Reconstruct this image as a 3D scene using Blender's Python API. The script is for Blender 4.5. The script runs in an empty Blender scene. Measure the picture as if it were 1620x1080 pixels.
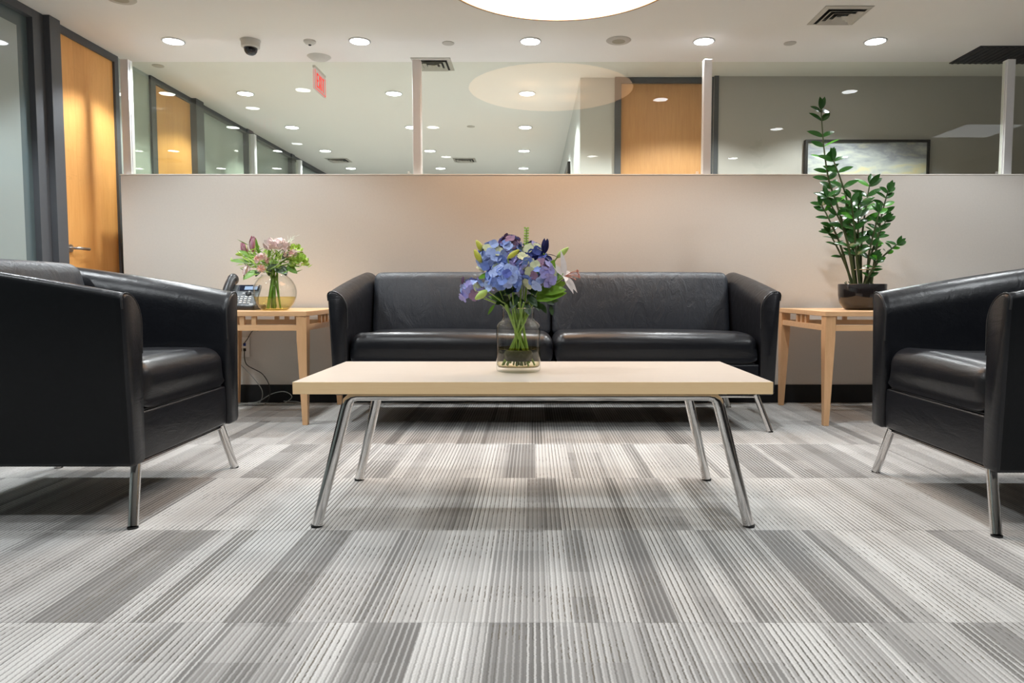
import bpy, math, random
from mathutils import Vector, Matrix
PI = math.pi
random.seed(11)
sc = bpy.context.scene
col = sc.collection

# ------------------------------------------------------------------ camera, world, exposure
cam_data = bpy.data.cameras.new('camera')
cam = bpy.data.objects.new('camera', cam_data); col.objects.link(cam)
cam.location = (0, 0, .78)
cam.rotation_euler = (math.radians(90 - 3.4), 0, 0)
cam_data.sensor_width = 36
cam_data.lens = 24.0
cam_data.shift_x = -33 / 1620
cam_data.shift_y = -18 / 1620
cam_data.clip_start = .02
sc.camera = cam
w = bpy.data.worlds.new('world'); sc.world = w; w.use_nodes = True
w.node_tree.nodes['Background'].inputs[0].default_value = (.8, .85, .9, 1)
w.node_tree.nodes['Background'].inputs[1].default_value = .05
sc.view_settings.view_transform = 'Standard'
sc.view_settings.look = 'None'
sc.view_settings.gamma = 1
sc.view_settings.use_curve_mapping = False
sc.view_settings.exposure = 0.0
SPOT_W = 90.0          # each recessed downlight
LENS_E = 22.0           # how bright a downlight's lens looks
LAMP_E = 5.4          # the big round ceiling lamp
CEIL = 2.47

# ------------------------------------------------------------------ node helper
class NT:
    def __init__(s, name):
        s.m = bpy.data.materials.new(name); s.m.use_nodes = True
        s.t = s.m.node_tree; s.t.nodes.clear()
        s.out = s.t.nodes.new('ShaderNodeOutputMaterial')
    def n(s, t, **k):
        nd = s.t.nodes.new(t)
        for a, b in k.items(): setattr(nd, a, b)
        return nd
    def put(s, sock, v):
        if isinstance(v, bpy.types.NodeSocket): s.t.links.new(v, sock)
        else:
            if hasattr(sock, 'default_value'):
                if sock.type == 'RGBA' and len(v) == 3: v = (*v, 1)
                sock.default_value = v
    def math(s, op, a, b=0.0, c=None, clamp=False):
        nd = s.n('ShaderNodeMath', operation=op, use_clamp=clamp)
        s.put(nd.inputs[0], a); s.put(nd.inputs[1], b)
        if c is not None: s.put(nd.inputs[2], c)
        return nd.outputs[0]
    def mix(s, f, a, b):
        nd = s.n('ShaderNodeMix', data_type='RGBA')
        s.put(nd.inputs[0], f); s.put(nd.inputs[6], a); s.put(nd.inputs[7], b)
        return nd.outputs[2]
    def xyz(s):
        tc = s.n('ShaderNodeTexCoord'); sp = s.n('ShaderNodeSeparateXYZ')
        s.t.links.new(tc.outputs['Object'], sp.inputs[0])
        return sp.outputs[0], sp.outputs[1], sp.outputs[2], tc.outputs['Object']
    def vec(s, x, y, z=0.0):
        nd = s.n('ShaderNodeCombineXYZ')
        s.put(nd.inputs[0], x); s.put(nd.inputs[1], y); s.put(nd.inputs[2], z)
        return nd.outputs[0]
    def wn(s, x, y=0.0, z=0.0):
        nd = s.n('ShaderNodeTexWhiteNoise', noise_dimensions='3D')
        s.put(nd.inputs[0], s.vec(x, y, z)); return nd.outputs[0]
    def noise(s, v, scale, detail=2, rough=.5, dist=0):
        nd = s.n('ShaderNodeTexNoise')
        if v is not None: s.put(nd.inputs['Vector'], v)
        nd.inputs['Scale'].default_value = scale; nd.inputs['Detail'].default_value = detail
        nd.inputs['Roughness'].default_value = rough; nd.inputs['Distortion'].default_value = dist
        return nd.outputs[0]
    def ramp(s, f, stops, interp='LINEAR'):
        nd = s.n('ShaderNodeValToRGB'); cr = nd.color_ramp; cr.interpolation = interp
        while len(cr.elements) < len(stops): cr.elements.new(.5)
        for e, (p, c) in zip(cr.elements, stops): e.position = p; e.color = (*c, 1)
        s.put(nd.inputs[0], f); return nd.outputs[0]
    def bump(s, h, strength=.3, dist=.002):
        nd = s.n('ShaderNodeBump'); s.put(nd.inputs['Height'], h)
        nd.inputs['Strength'].default_value = strength; nd.inputs['Distance'].default_value = dist
        return nd.outputs[0]
    def bsdf(s, color, rough=.5, metal=0, spec=.5, normal=None, coat=0, coat_rough=.1, sheen=0, sss=0):
        b = s.n('ShaderNodeBsdfPrincipled')
        s.put(b.inputs['Base Color'], color); s.put(b.inputs['Roughness'], rough)
        b.inputs['Metallic'].default_value = metal; b.inputs['Specular IOR Level'].default_value = spec
        b.inputs['Coat Weight'].default_value = coat; b.inputs['Coat Roughness'].default_value = coat_rough
        b.inputs['Sheen Weight'].default_value = sheen
        if normal is not None: s.put(b.inputs['Normal'], normal)
        s.t.links.new(b.outputs[0], s.out.inputs[0]); return b

def plain(name, c, rough=.5, metal=0, spec=.5, var=.06, scale=30, bump=0, bscale=200, coat=0):
    t = NT(name); x, y, z, v = t.xyz()
    n = t.noise(v, scale, 3)
    cc = t.mix(n, tuple(k * (1 - var) for k in c), tuple(min(1, k * (1 + var)) for k in c))
    nm = t.bump(t.noise(v, bscale, 2), bump, .001) if bump else None
    t.bsdf(cc, rough, metal, spec, nm, coat)
    return t.m

def emit(name, c, e):
    t = NT(name); n = t.n('ShaderNodeEmission'); t.put(n.inputs[0], c); n.inputs[1].default_value = e
    t.t.links.new(n.outputs[0], t.out.inputs[0]); return t.m

def clear(name, tint, refl=1.0, rough=0.0, edge=None):
    """clear glass or water: what lies behind shows through, with a real Fresnel reflection"""
    t = NT(name)
    tr = t.n('ShaderNodeBsdfTransparent'); gl = t.n('ShaderNodeBsdfGlossy'); gl.inputs['Roughness'].default_value = rough
    if edge:
        lw = t.n('ShaderNodeLayerWeight'); lw.inputs[0].default_value = .35
        f = t.math('POWER', lw.outputs['Facing'], 2.5)
        t.put(tr.inputs[0], t.mix(f, tint, edge))
    else: t.put(tr.inputs[0], tint)
    fr = t.n('ShaderNodeFresnel'); fr.inputs[0].default_value = 1.5
    # inside faces must not turn into total reflectors
    ge = t.n('ShaderNodeNewGeometry')
    fl = t.math('MINIMUM', fr.outputs[0], .6)
    fl = t.math('MULTIPLY', fl, refl)
    f2 = t.math('MULTIPLY', fl, t.math('SUBTRACT', 1.0, ge.outputs['Backfacing']))
    mx = t.n('ShaderNodeMixShader'); t.put(mx.inputs[0], f2)
    t.t.links.new(tr.outputs[0], mx.inputs[1]); t.t.links.new(gl.outputs[0], mx.inputs[2])
    t.t.links.new(mx.outputs[0], t.out.inputs[0]); return t.m

# ------------------------------------------------------------------ materials
M = {}
def wood(name, a, b, scale=6, rough=.35, axis='z', spec=.4, figure=0):
    t = NT(name); x, y, z, v = t.xyz()
    st = {'z': (14, 14, 1.1), 'x': (1.1, 14, 14), 'y': (14, 1.1, 14)}[axis]
    mp = t.n('ShaderNodeMapping'); t.put(mp.inputs[0], v); mp.inputs['Scale'].default_value = st
    n1 = t.noise(mp.outputs[0], scale, 5, .6, .6)
    n2 = t.noise(mp.outputs[0], scale * 9, 3, .6)
    f = t.math('ADD', t.math('MULTIPLY', n1, .75), t.math('MULTIPLY', n2, .3))
    c = t.ramp(f, [(.3, a), (.75, b)])
    if figure:
        # broad veneer leaves, each a touch lighter or darker
        lv = t.wn(t.math('FLOOR', t.math('DIVIDE', y, .12)), t.math('FLOOR', t.math('DIVIDE', z, .85)))
        c = t.mix(t.math('MULTIPLY', lv, figure), c, tuple(k * .82 for k in a))
        wv = t.noise(t.vec(t.math('MULTIPLY', x, 4), t.math('MULTIPLY', y, 5), t.math('MULTIPLY', z, 16)), 1.0, 3, .6, 1.5)
        c = t.mix(t.math('MULTIPLY', t.math('GREATER_THAN', wv, .66), .18), c, tuple(k * .75 for k in a))
    t.bsdf(c, rough, 0, spec, t.bump(n2, .05, .0005)); return t.m

def build_materials():
    # wall coverings
    for nm, c in (('partition_vinyl', (.70, .665, .62)), ('grey_wall_paint', (.60, .61, .60)), ('taupe_wall_paint', (.50, .48, .46))):
        t = NT(nm); x, y, z, v = t.xyz()
        wx = t.math('SINE', t.math('MULTIPLY', x, 1400)); wz = t.math('SINE', t.math('MULTIPLY', z, 1400))
        n = t.noise(v, 90, 3); n2 = t.noise(v, 2.2, 2)
        cc = t.mix(n, tuple(k * .95 for k in c), tuple(k * 1.04 for k in c))
        t.bsdf(t.mix(t.math('MULTIPLY', n2, .12), cc, tuple(k * .9 for k in c)), .75, 0, .25,
               t.bump(t.math('ADD', t.math('MULTIPLY', wx, wz), t.math('MULTIPLY', n, 2)), .08, .0006)); M[nm] = t.m
    M['ceiling_paint'] = plain('ceiling_paint', (.84, .815, .785), .9, 0, .1, .02, 3, .05, 250)
    M['baseboard_rubber'] = plain('baseboard_rubber', (.012, .012, .013), .55, 0, .3, .2)
    M['frame_grey'] = plain('frame_grey', (.085, .09, .10), .45, 0, .4, .05)
    M['post_white'] = plain('post_white', (.78, .78, .80), .35, .25, .5, .03)
    M['cap_white'] = plain('cap_white', (.80, .77, .72), .6)
    M['door_maple'] = wood('door_maple', (.74, .35, .10), (.86, .46, .16), 5, .4, 'z', .35, .35)
    M['door_maple_plain'] = wood('door_maple_plain', (.60, .31, .13), (.72, .40, .18), 5, .4, 'z', .35, 0)
    M['table_maple'] = wood('table_maple', (.66, .385, .19), (.80, .49, .27), 4, .35, 'z')
    M['table_maple_flat'] = wood('table_maple_flat', (.70, .42, .22), (.82, .52, .29), 4, .3, 'x')
    M['laminate_top'] = wood('laminate_top', (.56, .485, .41), (.62, .54, .46), 6, .30, 'x')
    M['laminate_edge'] = wood('laminate_edge', (.93, .65, .35), (.98, .72, .42), 9, .4, 'x')
    M['chrome'] = plain('chrome', (.72, .71, .70), .12, 1, .5, .04, 20)
    M['steel'] = plain('steel', (.55, .55, .55), .3, 1, .5, .05)
    M['pad_black'] = plain('pad_black', (.01, .01, .01), .6)
    # leather
    t = NT('black_leather'); x, y, z, v = t.xyz()
    vo = t.n('ShaderNodeTexVoronoi'); vo.inputs['Scale'].default_value = 260; t.put(vo.inputs['Vector'], v)
    wr = t.noise(t.vec(t.math('MULTIPLY', x, 2.0), t.math('MULTIPLY', y, 7.0), t.math('MULTIPLY', z, 7.0)), 2.2, 5, .6, 1.2)
    sc_ = t.noise(v, 26, 4, .7, 2)
    ro = t.math('ADD', .22, t.math('MULTIPLY', t.noise(v, 9, 4, .65), .22))
    cc = t.mix(sc_, (.0045, .005, .0070), (.011, .012, .016))
    h = t.math('ADD', t.math('MULTIPLY', vo.outputs[0], .5), t.math('MULTIPLY', wr, 6))
    t.bsdf(cc, ro, 0, .42, t.bump(h, .30, .0012)); M['leather'] = t.m
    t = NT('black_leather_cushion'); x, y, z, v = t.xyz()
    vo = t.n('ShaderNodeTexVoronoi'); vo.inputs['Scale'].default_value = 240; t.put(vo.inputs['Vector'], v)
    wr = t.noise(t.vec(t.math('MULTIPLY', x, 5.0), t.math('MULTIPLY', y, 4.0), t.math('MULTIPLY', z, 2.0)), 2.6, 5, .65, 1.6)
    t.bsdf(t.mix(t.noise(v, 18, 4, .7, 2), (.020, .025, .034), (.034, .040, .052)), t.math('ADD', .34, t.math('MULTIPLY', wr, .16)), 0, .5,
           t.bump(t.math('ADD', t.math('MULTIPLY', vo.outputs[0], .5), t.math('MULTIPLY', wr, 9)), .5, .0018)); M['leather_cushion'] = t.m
    t = NT('black_leather_side'); x, y, z, v = t.xyz()
    vo = t.n('ShaderNodeTexVoronoi'); vo.inputs['Scale'].default_value = 300; t.put(vo.inputs['Vector'], v)
    t.bsdf(t.mix(t.noise(v, 26, 4, .7, 2), (.004, .0045, .0055), (.007, .008, .010)), .42, 0, .22, t.bump(vo.outputs[0], .2, .0008)); M['leather_side'] = t.m
    M['thread'] = plain('thread', (.02, .021, .023), .5)
    # carpet
    t = NT('striped_carpet_tiles'); x, y, z, v = t.xyz()
    r = t.math('FLOOR', t.math('DIVIDE', t.math('SUBTRACT', y, .325), .6165))
    hr = t.wn(r, 3.3, 1.7)
    c = t.math('FLOOR', t.math('DIVIDE', t.math('ADD', x, t.math('MULTIPLY', hr, .61)), .6165))
    idr = t.math('ADD', t.math('MULTIPLY', r, 17.0), t.math('MULTIPLY', c, 5.0))
    s1 = t.math('FLOOR', t.math('ADD', t.math('DIVIDE', x, .154), t.math('MULTIPLY', hr, 9.7)))
    s2 = t.math('FLOOR', t.math('ADD', t.math('DIVIDE', x, .0616), t.math('MULTIPLY', hr, 4.1)))
    s3 = t.math('FLOOR', t.math('ADD', t.math('DIVIDE', x, .0308), t.math('MULTIPLY', hr, 3.1)))
    yseg = t.math('FLOOR', t.math('DIVIDE', y, .154))
    n1 = t.wn(s1, idr, 2.0); n2 = t.wn(s2, idr, 5.0); n3 = t.wn(s3, idr, 8.0)
    n4 = t.wn(s1, yseg, idr)
    rowtone = t.wn(r, 9.1, 4.2)
    tone = t.math('ADD', t.math('MULTIPLY', n1, .46), t.math('MULTIPLY', n2, .30))
    tone = t.math('ADD', tone, t.math('MULTIPLY', n3, .12))
    tone = t.math('ADD', tone, t.math('MULTIPLY', n4, .10))
    tone = t.math('ADD', tone, t.math('MULTIPLY', t.math('SUBTRACT', rowtone, .5), .12))
    base = t.ramp(tone, [(.14, (.145, .14, .135)), (.30, (.21, .205, .198)), (.41, (.36, .352, .342)), (.60, (.48, .473, .46)), (.85, (.59, .583, .568))])
    # ribs running away from the viewer: raised light yarn, thin valleys in a darker yarn
    RP = .0154
    wob = t.math('MULTIPLY', t.math('SUBTRACT', t.noise(t.vec(t.math('MULTIPLY', x, 30), t.math('MULTIPLY', y, 120)), 1.0, 2, .7), .5), .0052)
    xs = t.math('ADD', x, wob)
    fr = t.math('FRACT', t.math('DIVIDE', xs, RP))
    tri = t.math('ABSOLUTE', t.math('SUBTRACT', fr, .5))            # .5 in the valley, 0 mid rib
    valley = t.math('MULTIPLY', t.math('SUBTRACT', tri, .31), 8.0, clamp=True)
    rib01 = t.math('SUBTRACT', 1.0, valley)
    ridge = t.math('MULTIPLY', t.math('SUBTRACT', .22, t.math('ABSOLUTE', t.math('SUBTRACT', fr, .30))), 8.0, clamp=True)
    amp = t.math('ADD', .30, t.math('MULTIPLY', t.wn(s1, idr, 11.0), .65))
    ramp_ = t.wn(s2, idr, 13.0)
    light = t.mix(t.math('MULTIPLY', ridge, t.math('MULTIPLY', t.math('ADD', ramp_, .15), .55)), base, (.74, .735, .72))
    vcol = t.ramp(t.wn(s2, idr, 31.0), [(0, (.125, .12, .11)), (.5, (.21, .205, .195)), (1, (.30, .29, .275))])
    cc = t.mix(t.math('MULTIPLY', valley, amp), light, vcol)
    # tufts of brown yarn showing in the valleys in some patches
    vx = t.math('FLOOR', t.math('ADD', t.math('DIVIDE', xs, RP), .5)); vy = t.math('FLOOR', t.math('DIVIDE', y, .0125))
    patch = t.math('GREATER_THAN', t.wn(s1, t.math('FLOOR', t.math('DIVIDE', y, .0925)), 40.0), .60)
    lines = t.math('GREATER_THAN', t.wn(s2, idr, 50.0), .86)
    thin = t.math('MULTIPLY', t.math('SUBTRACT', tri, .37), 12.0, clamp=True)
    tuft = t.math('MULTIPLY', t.math('MULTIPLY', patch, thin), t.math('GREATER_THAN', t.wn(vx, vy, 60.0), .45))
    dash = t.math('GREATER_THAN', t.noise(t.vec(t.math('MULTIPLY', x, 60), t.math('MULTIPLY', y, 90)), 1.0, 1), .42)
    ln = t.math('MULTIPLY', t.math('MULTIPLY', lines, thin), t.math('MULTIPLY', dash, .85))
    brown = t.mix(t.wn(s2, idr, 71.0), (.13, .105, .070), (.085, .080, .072))
    cc = t.mix(t.math('MAXIMUM', t.math('MULTIPLY', tuft, .8), ln), cc, brown)
    # loop nap
    nap = t.noise(t.vec(t.math('MULTIPLY', x, 420), t.math('MULTIPLY', y, 260)), 1.0, 3, .7)
    cc = t.mix(t.math('MULTIPLY', t.math('SUBTRACT', nap, .42), 1.3, clamp=True), cc, (.22, .215, .205))
    # tile joints
    ey = t.math('FRACT', t.math('DIVIDE', t.math('SUBTRACT', y, .325), .6165))
    jt = t.math('LESS_THAN', t.math('ABSOLUTE', t.math('SUBTRACT', ey, .003)), .0032)
    cc = t.mix(t.math('MULTIPLY', jt, .25), cc, (.12, .115, .11))
    hgt = t.math('ADD', rib01, t.math('MULTIPLY', nap, .8))
    t.bsdf(cc, .95, 0, .08, t.bump(hgt, .5, .003), sheen=.1); M['carpet'] = t.m
    # painting
    t = NT('abstract_canvas'); x, y, z, v = t.xyz()
    vv = t.vec(t.math('MULTIPLY', x, 2.2), 0.0, t.math('MULTIPLY', z, 7))
    n = t.noise(vv, 1.6, 8, .62, .4)
    g = t.math('ADD', n, t.math('MULTIPLY', t.math('SUBTRACT', z, .1), 0.9))
    c1 = t.ramp(g, [(.28, (.80, .60, .26)), (.42, (.78, .72, .46)), (.52, (.60, .64, .62)), (.62, (.42, .46, .52)), (.72, (.22, .24, .34)), (.85, (.50, .50, .42))])
    n2 = t.noise(t.vec(t.math('MULTIPLY', x, 10), 0.0, t.math('MULTIPLY', z, 60)), 1.5, 4, .7)
    c1 = t.mix(t.math('MULTIPLY', n2, .45), c1, (.72, .72, .62))
    t.bsdf(c1, .7, 0, .3); M['canvas'] = t.m
    M['frame_black'] = plain('frame_black', (.02, .018, .017), .4)
    # glass
    M['screen_glass'] = clear('screen_glass', (.95, .965, .92), 1.0)
    M['vase_glass'] = clear('vase_glass', (.992, .997, .992), 1.3, .0, (.66, .70, .66))
    M['water_yellow'] = clear('water_yellow', (.93, .86, .55), .5, .0, (.70, .56, .14))
    M['water_pale'] = clear('water_pale', (.985, .97, .88), .5, .0, (.80, .64, .22))
    M['water_clear'] = clear('water_clear', (.93, .92, .84), .5, .0, (.62, .56, .30))
    t = NT('frosted_glass'); x, y, z, v = t.xyz()
    b = t.bsdf(t.mix(t.noise(v, 1.5, 2), (.27, .325, .32), (.31, .365, .355)), .35, 0, .4, coat=.9, coat_rough=.02); M['frosted'] = t.m
    t = NT('dark_glass'); b = t.bsdf((.10, .135, .145), .03, 0, .6); M['dark_glass'] = t.m
    t = NT('frosted_film_light'); x, y, z, v = t.xyz()
    t.bsdf(t.mix(t.noise(v, 1.5, 2), (.38, .43, .42), (.42, .47, .455)), .35, 0, .4, coat=.7, coat_rough=.02); M['frosted_light'] = t.m
    # ceiling fittings
    M['lens'] = emit('downlight_lens', (.93, .97, 1.0), LENS_E)
    M['panel'] = emit('troffer_lens', (.93, .97, 1.0), 3.0)
    M['trim_white'] = plain('trim_white', (.62, .62, .62), .4, .2)
    M['fitting_white'] = plain('fitting_white', (.62, .60, .55), .5)
    M['vent_beige'] = plain('vent_beige', (.50, .47, .42), .5)
    M['speaker_mesh'] = plain('speaker_mesh', (.36, .33, .26), .7, .1, .3, .3, 400)
    M['dark'] = plain('dark', (.012, .012, .012), .7)
    M['dome'] = plain('dome', (.01, .01, .012), .06, 0, .7)
    M['grille_dark'] = plain('grille_dark', (.045, .045, .047), .6)
    t = NT('round_lamp_diffuser'); x, y, z, v = t.xyz()
    f = None
    for (bx, by) in ((-.19, -.19), (.19, -.19), (-.19, .19), (.19, .19)):
        d = t.math('ADD', t.math('POWER', t.math('SUBTRACT', x, bx), 2.0), t.math('POWER', t.math('SUBTRACT', y, by), 2.0))
        g = t.math('EXPONENT', t.math('MULTIPLY', d, -60.0))
        f = g if f is None else t.math('ADD', f, g)
    st = t.math('ADD', 1.0, t.math('MULTIPLY', f, .8))
    e = t.n('ShaderNodeEmission'); t.put(e.inputs[0], (1.0, .61, .35)); t.put(e.inputs[1], t.math('MULTIPLY', st, LAMP_E))
    t.t.links.new(e.outputs[0], t.out.inputs[0]); M['round_lamp'] = t.m
    M['lamp_rim'] = plain('lamp_rim', (.42, .30, .20), .5)
    M['exit_plate'] = emit('exit_plate', (.95, .72, .68), .62)
    M['exit_red'] = emit('exit_red', (.75, .05, .04), 1.6)
    # plants and flowers
    def leafm(name, a, b, rough=.3, spec=.5):
        t = NT(name); x, y, z, v = t.xyz()
        b_ = t.bsdf(t.mix(t.noise(v, 14, 3), a, b), rough, 0, spec)
        b_.inputs['Subsurface Weight'].default_value = 0
        M[name] = t.m
    leafm('zz_dark', (.012, .055, .010), (.03, .115, .018), .22, .6)
    leafm('zz_bright', (.05, .23, .01), (.08, .32, .02), .3)
    leafm('zz_stem', (.03, .05, .016), (.07, .09, .03), .45)
    leafm('leaf_green', (.10, .25, .02), (.19, .38, .04), .4)
    leafm('leaf_bright', (.15, .33, .02), (.27, .46, .05), .38)
    leafm('leaf_dark', (.018, .05, .014), (.04, .09, .022), .4)
    leafm('leaf_lime', (.28, .48, .05), (.42, .62, .10), .45)
    leafm('stem_green', (.14, .24, .035), (.30, .44, .08), .4)
    leafm('bud_yellow', (.40, .42, .03), (.58, .56, .07), .4)
    leafm('bud_green', (.33, .50, .07), (.50, .62, .16), .4)
    for nm, c in dict(petal_blue=(.20, .29, .66), petal_light=(.40, .50, .84), petal_lilac=(.36, .33, .66), petal_deep=(.09, .12, .42),
                      petal_cream=(.60, .62, .38), petal_plum=(.28, .16, .26), petal_navy=(.035, .035, .13), petal_white=(.82, .74, .70),
                      petal_pink=(.78, .50, .44), petal_palepink=(.92, .76, .75), petal_mauve=(.50, .20, .30), petal_mauve_light=(.68, .42, .48),
                      petal_coral=(.80, .42, .28), petal_greenish=(.42, .60, .12), petal_stamen=(.55, .22, .16), feather_white=(.78, .82, .74)).items():
        t = NT(nm); x, y, z, v = t.xyz()
        t.bsdf(t.mix(t.noise(v, 45, 2), tuple(k * .82 for k in c), tuple(min(1, k * 1.1) for k in c)), .55, 0, .3); M[nm] = t.m
    M['pot_black'] = plain('pot_black', (.012, .011, .012), .12, 0, .6)
    M['soil'] = plain('soil', (.05, .035, .022), .9, 0, .1, .5, 60, .8, 120)
    M['twine'] = plain('twine', (.52, .36, .22), .8)
    M['moss'] = plain('moss', (.05, .05, .035), .9, 0, .1, .6, 90, .8, 150)
    # phone, outlet, cables
    M['phone_dark'] = plain('phone_dark', (.022, .024, .028), .35)
    M['phone_grey'] = plain('phone_grey', (.16, .18, .20), .4)
    M['key_white'] = plain('key_white', (.62, .64, .66), .4)
    M['screen_lit'] = emit('phone_screen', (.50, .68, .95), .9)
    M['bezel'] = plain('bezel', (.01, .014, .03), .1)
    M['outlet_white'] = plain('outlet_white', (.88, .87, .85), .4)
    M['jack_blue'] = plain('jack_blue', (.02, .05, .28), .4)
    M['cable_grey'] = plain('cable_grey', (.30, .31, .29), .5)
    M['cable_black'] = plain('cable_black', (.015, .015, .015), .5)
    M['mark_white'] = plain('mark_white', (.8, .8, .8), .6)
build_materials()

# ------------------------------------------------------------------ mesh builder
class MB:
    def __init__(s): s.v = []; s.f = []; s.m = []; s.cur = 0
    def add(s, vs, fs):
        o = len(s.v); s.v += [tuple(p) for p in vs]
        s.f += [tuple(i + o for i in f) for f in fs]; s.m += [s.cur] * len(fs); return s
    def box(s, x0, x1, y0, y1, z0, z1):
        vs = [(x0, y0, z0), (x1, y0, z0), (x1, y1, z0), (x0, y1, z0), (x0, y0, z1), (x1, y0, z1), (x1, y1, z1), (x0, y1, z1)]
        return s.add(vs, [(0, 3, 2, 1), (4, 5, 6, 7), (0, 1, 5, 4), (1, 2, 6, 5), (2, 3, 7, 6), (3, 0, 4, 7)])
    def loft(s, rings, cap0=True, cap1=True, closed=True):
        n = len(rings[0]); vs = [p for r in rings for p in r]; fs = []
        for i in range(len(rings) - 1):
            for j in range(n if closed else n - 1):
                a = i * n + j; b = i * n + (j + 1) % n
                fs.append((a, b, b + n, a + n))
        if cap0: fs.append(tuple(reversed(range(n))))
        if cap1: fs.append(tuple(range((len(rings) - 1) * n, len(rings) * n)))
        return s.add(vs, fs)
    def tube(s, pts, rad, n=12, caps=True):
        pts = [Vector(p) for p in pts]
        if not hasattr(rad, '__len__'): rad = [rad] * len(pts)
        rings = []; up = None
        for i, p in enumerate(pts):
            d = (pts[min(i + 1, len(pts) - 1)] - pts[max(i - 1, 0)]).normalized()
            if up is None:
                up = Vector((0, 0, 1)) if abs(d.z) < .9 else Vector((1, 0, 0))
            a = (up - d * up.dot(d))
            if a.length < 1e-6: a = d.orthogonal()
            a.normalize(); b = d.cross(a); up = a
            rings.append([p + (a * math.cos(2 * PI * k / n) + b * math.sin(2 * PI * k / n)) * rad[i] for k in range(n)])
        return s.loft(rings, caps, caps)
    def lathe(s, prof, cx=0, cy=0, cz=0, n=40, cap0=False, cap1=False):
        rings = [[(cx + r * math.cos(2 * PI * k / n), cy + r * math.sin(2 * PI * k / n), cz + z) for k in range(n)] for r, z in prof]
        return s.loft(rings, cap0, cap1)
    def rbox(s, x0, x1, y0, y1, z0, z1, r, fn=None, seg=4, mid=8):
        """rounded box; fn bends each point"""
        c = Vector(((x0 + x1) / 2, (y0 + y1) / 2, (z0 + z1) / 2)); h = Vector(((x1 - x0) / 2, (y1 - y0) / 2, (z1 - z0) / 2))
        def ax(hh):
            rr = min(r, hh * .98); a = [-hh + rr * (1 - math.cos(PI / 2 * k / seg)) if False else -hh + rr * k / seg for k in range(seg)]
            m = [-(hh - rr) + 2 * (hh - rr) * k / mid for k in range(mid + 1)]
            return a + m + [-q for q in reversed(a)]
        A = [ax(h[i]) for i in range(3)]
        done = {}
        def pt(p):
            key = tuple(round(q, 6) for q in p)
            if key in done: return done[key]
            q = Vector([max(-(h[i] - min(r, h[i] * .98)), min(h[i] - min(r, h[i] * .98), p[i])) for i in range(3)])
            d = Vector(p) - q
            if d.length > 1e-9:
                rr = [min(r, h[i] * .98) for i in range(3)]
                dn = Vector([d[i] / rr[i] for i in range(3)])
                m = max(abs(t) for t in dn); dn = dn.normalized()
                # map cube shell to ellipsoid shell
                d = Vector([dn[i] * rr[i] * 1.0 for i in range(3)]) * (m if m < 1 else 1)
            v = q + d + c
            if fn: v = Vector(fn(v))
            s.v.append(tuple(v)); done[key] = len(s.v) - 1; return done[key]
        for i in range(3):
            j, k = (i + 1) % 3, (i + 2) % 3
            for sg in (-1, 1):
                for a in range(len(A[j]) - 1):
                    for b in range(len(A[k]) - 1):
                        q = []
                        for (da, db) in ((0, 0), (1, 0), (1, 1), (0, 1)):
                            p = [0, 0, 0]; p[i] = sg * h[i]; p[j] = A[j][a + da]; p[k] = A[k][b + db]; q.append(pt(p))
                        if sg < 0: q.reverse()
                        s.f.append(tuple(q)); s.m.append(s.cur)
        return s
    def leaf(s, base, d, nrm, L, W, curve=.15, fold=.2, shape='oval', nu=6, mi=None):
        """a leaf or petal starting at base, growing along d, facing nrm"""
        if mi is not None: s.cur = mi
        base = Vector(base); d = Vector(d).normalized(); nrm = Vector(nrm)
        side = d.cross(nrm)
        if side.length < 1e-5: side = d.orthogonal()
        side.normalize(); up = side.cross(d).normalized()
        vs = []; fs = []
        for i in range(nu + 1):
            t = i / nu
            if shape == 'oval': wd = math.sin(PI * min(1, t * .97 + .03)) ** .7 * (1 - .25 * t)
            elif shape == 'round': wd = math.sqrt(max(0, 1 - (2 * t - 1.0) ** 2)) * (.75 + .35 * t) + (.10 if t == 0 else 0)
            elif shape == 'lance': wd = math.sin(PI * (t * .95 + .05)) * (1 - .55 * t)
            else: wd = 1 - t
            p = base + d * (L * t) - up * (curve * L * t * t)
            for sx in (-1, 0, 1):
                vs.append(p + side * (sx * wd * W / 2) + up * (abs(sx) * fold * wd * W / 2))
        for i in range(nu):
            for j in range(2):
                a = i * 3 + j; fs.append((a, a + 1, a + 4, a + 3))
        return s.add(vs, fs)
    def build(s, name, mats, parent=None, smooth=True, bevel=0, loc=None, angle=40, sub=0, solid=0):
        me = bpy.data.meshes.new(name); me.from_pydata(s.v, [], s.f)
        if not isinstance(mats, (list, tuple)): mats = [mats]
        for m in mats: me.materials.append(M[m] if isinstance(m, str) else m)
        for p, mi in zip(me.polygons, s.m): p.material_index = min(mi, len(mats) - 1)
        me.update(calc_edges=True)
        o = bpy.data.objects.new(name, me); col.objects.link(o)
        if smooth:
            me.polygons.foreach_set('use_smooth', [True] * len(me.polygons))
            ang = math.radians(angle)
            try: me.set_sharp_from_angle(angle=ang)
            except Exception: pass
        if loc is not None: o.location = loc
        if parent is not None: o.parent = parent
        if solid:
            md = o.modifiers.new('solid', 'SOLIDIFY'); md.thickness = solid; md.offset = 0
        if bevel:
            md = o.modifiers.new('bevel', 'BEVEL'); md.width = bevel; md.segments = 3; md.limit_method = 'ANGLE'; md.angle_limit = math.radians(35)
        if sub:
            md = o.modifiers.new('sub', 'SUBSURF'); md.levels = sub; md.render_levels = sub
        return o

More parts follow.
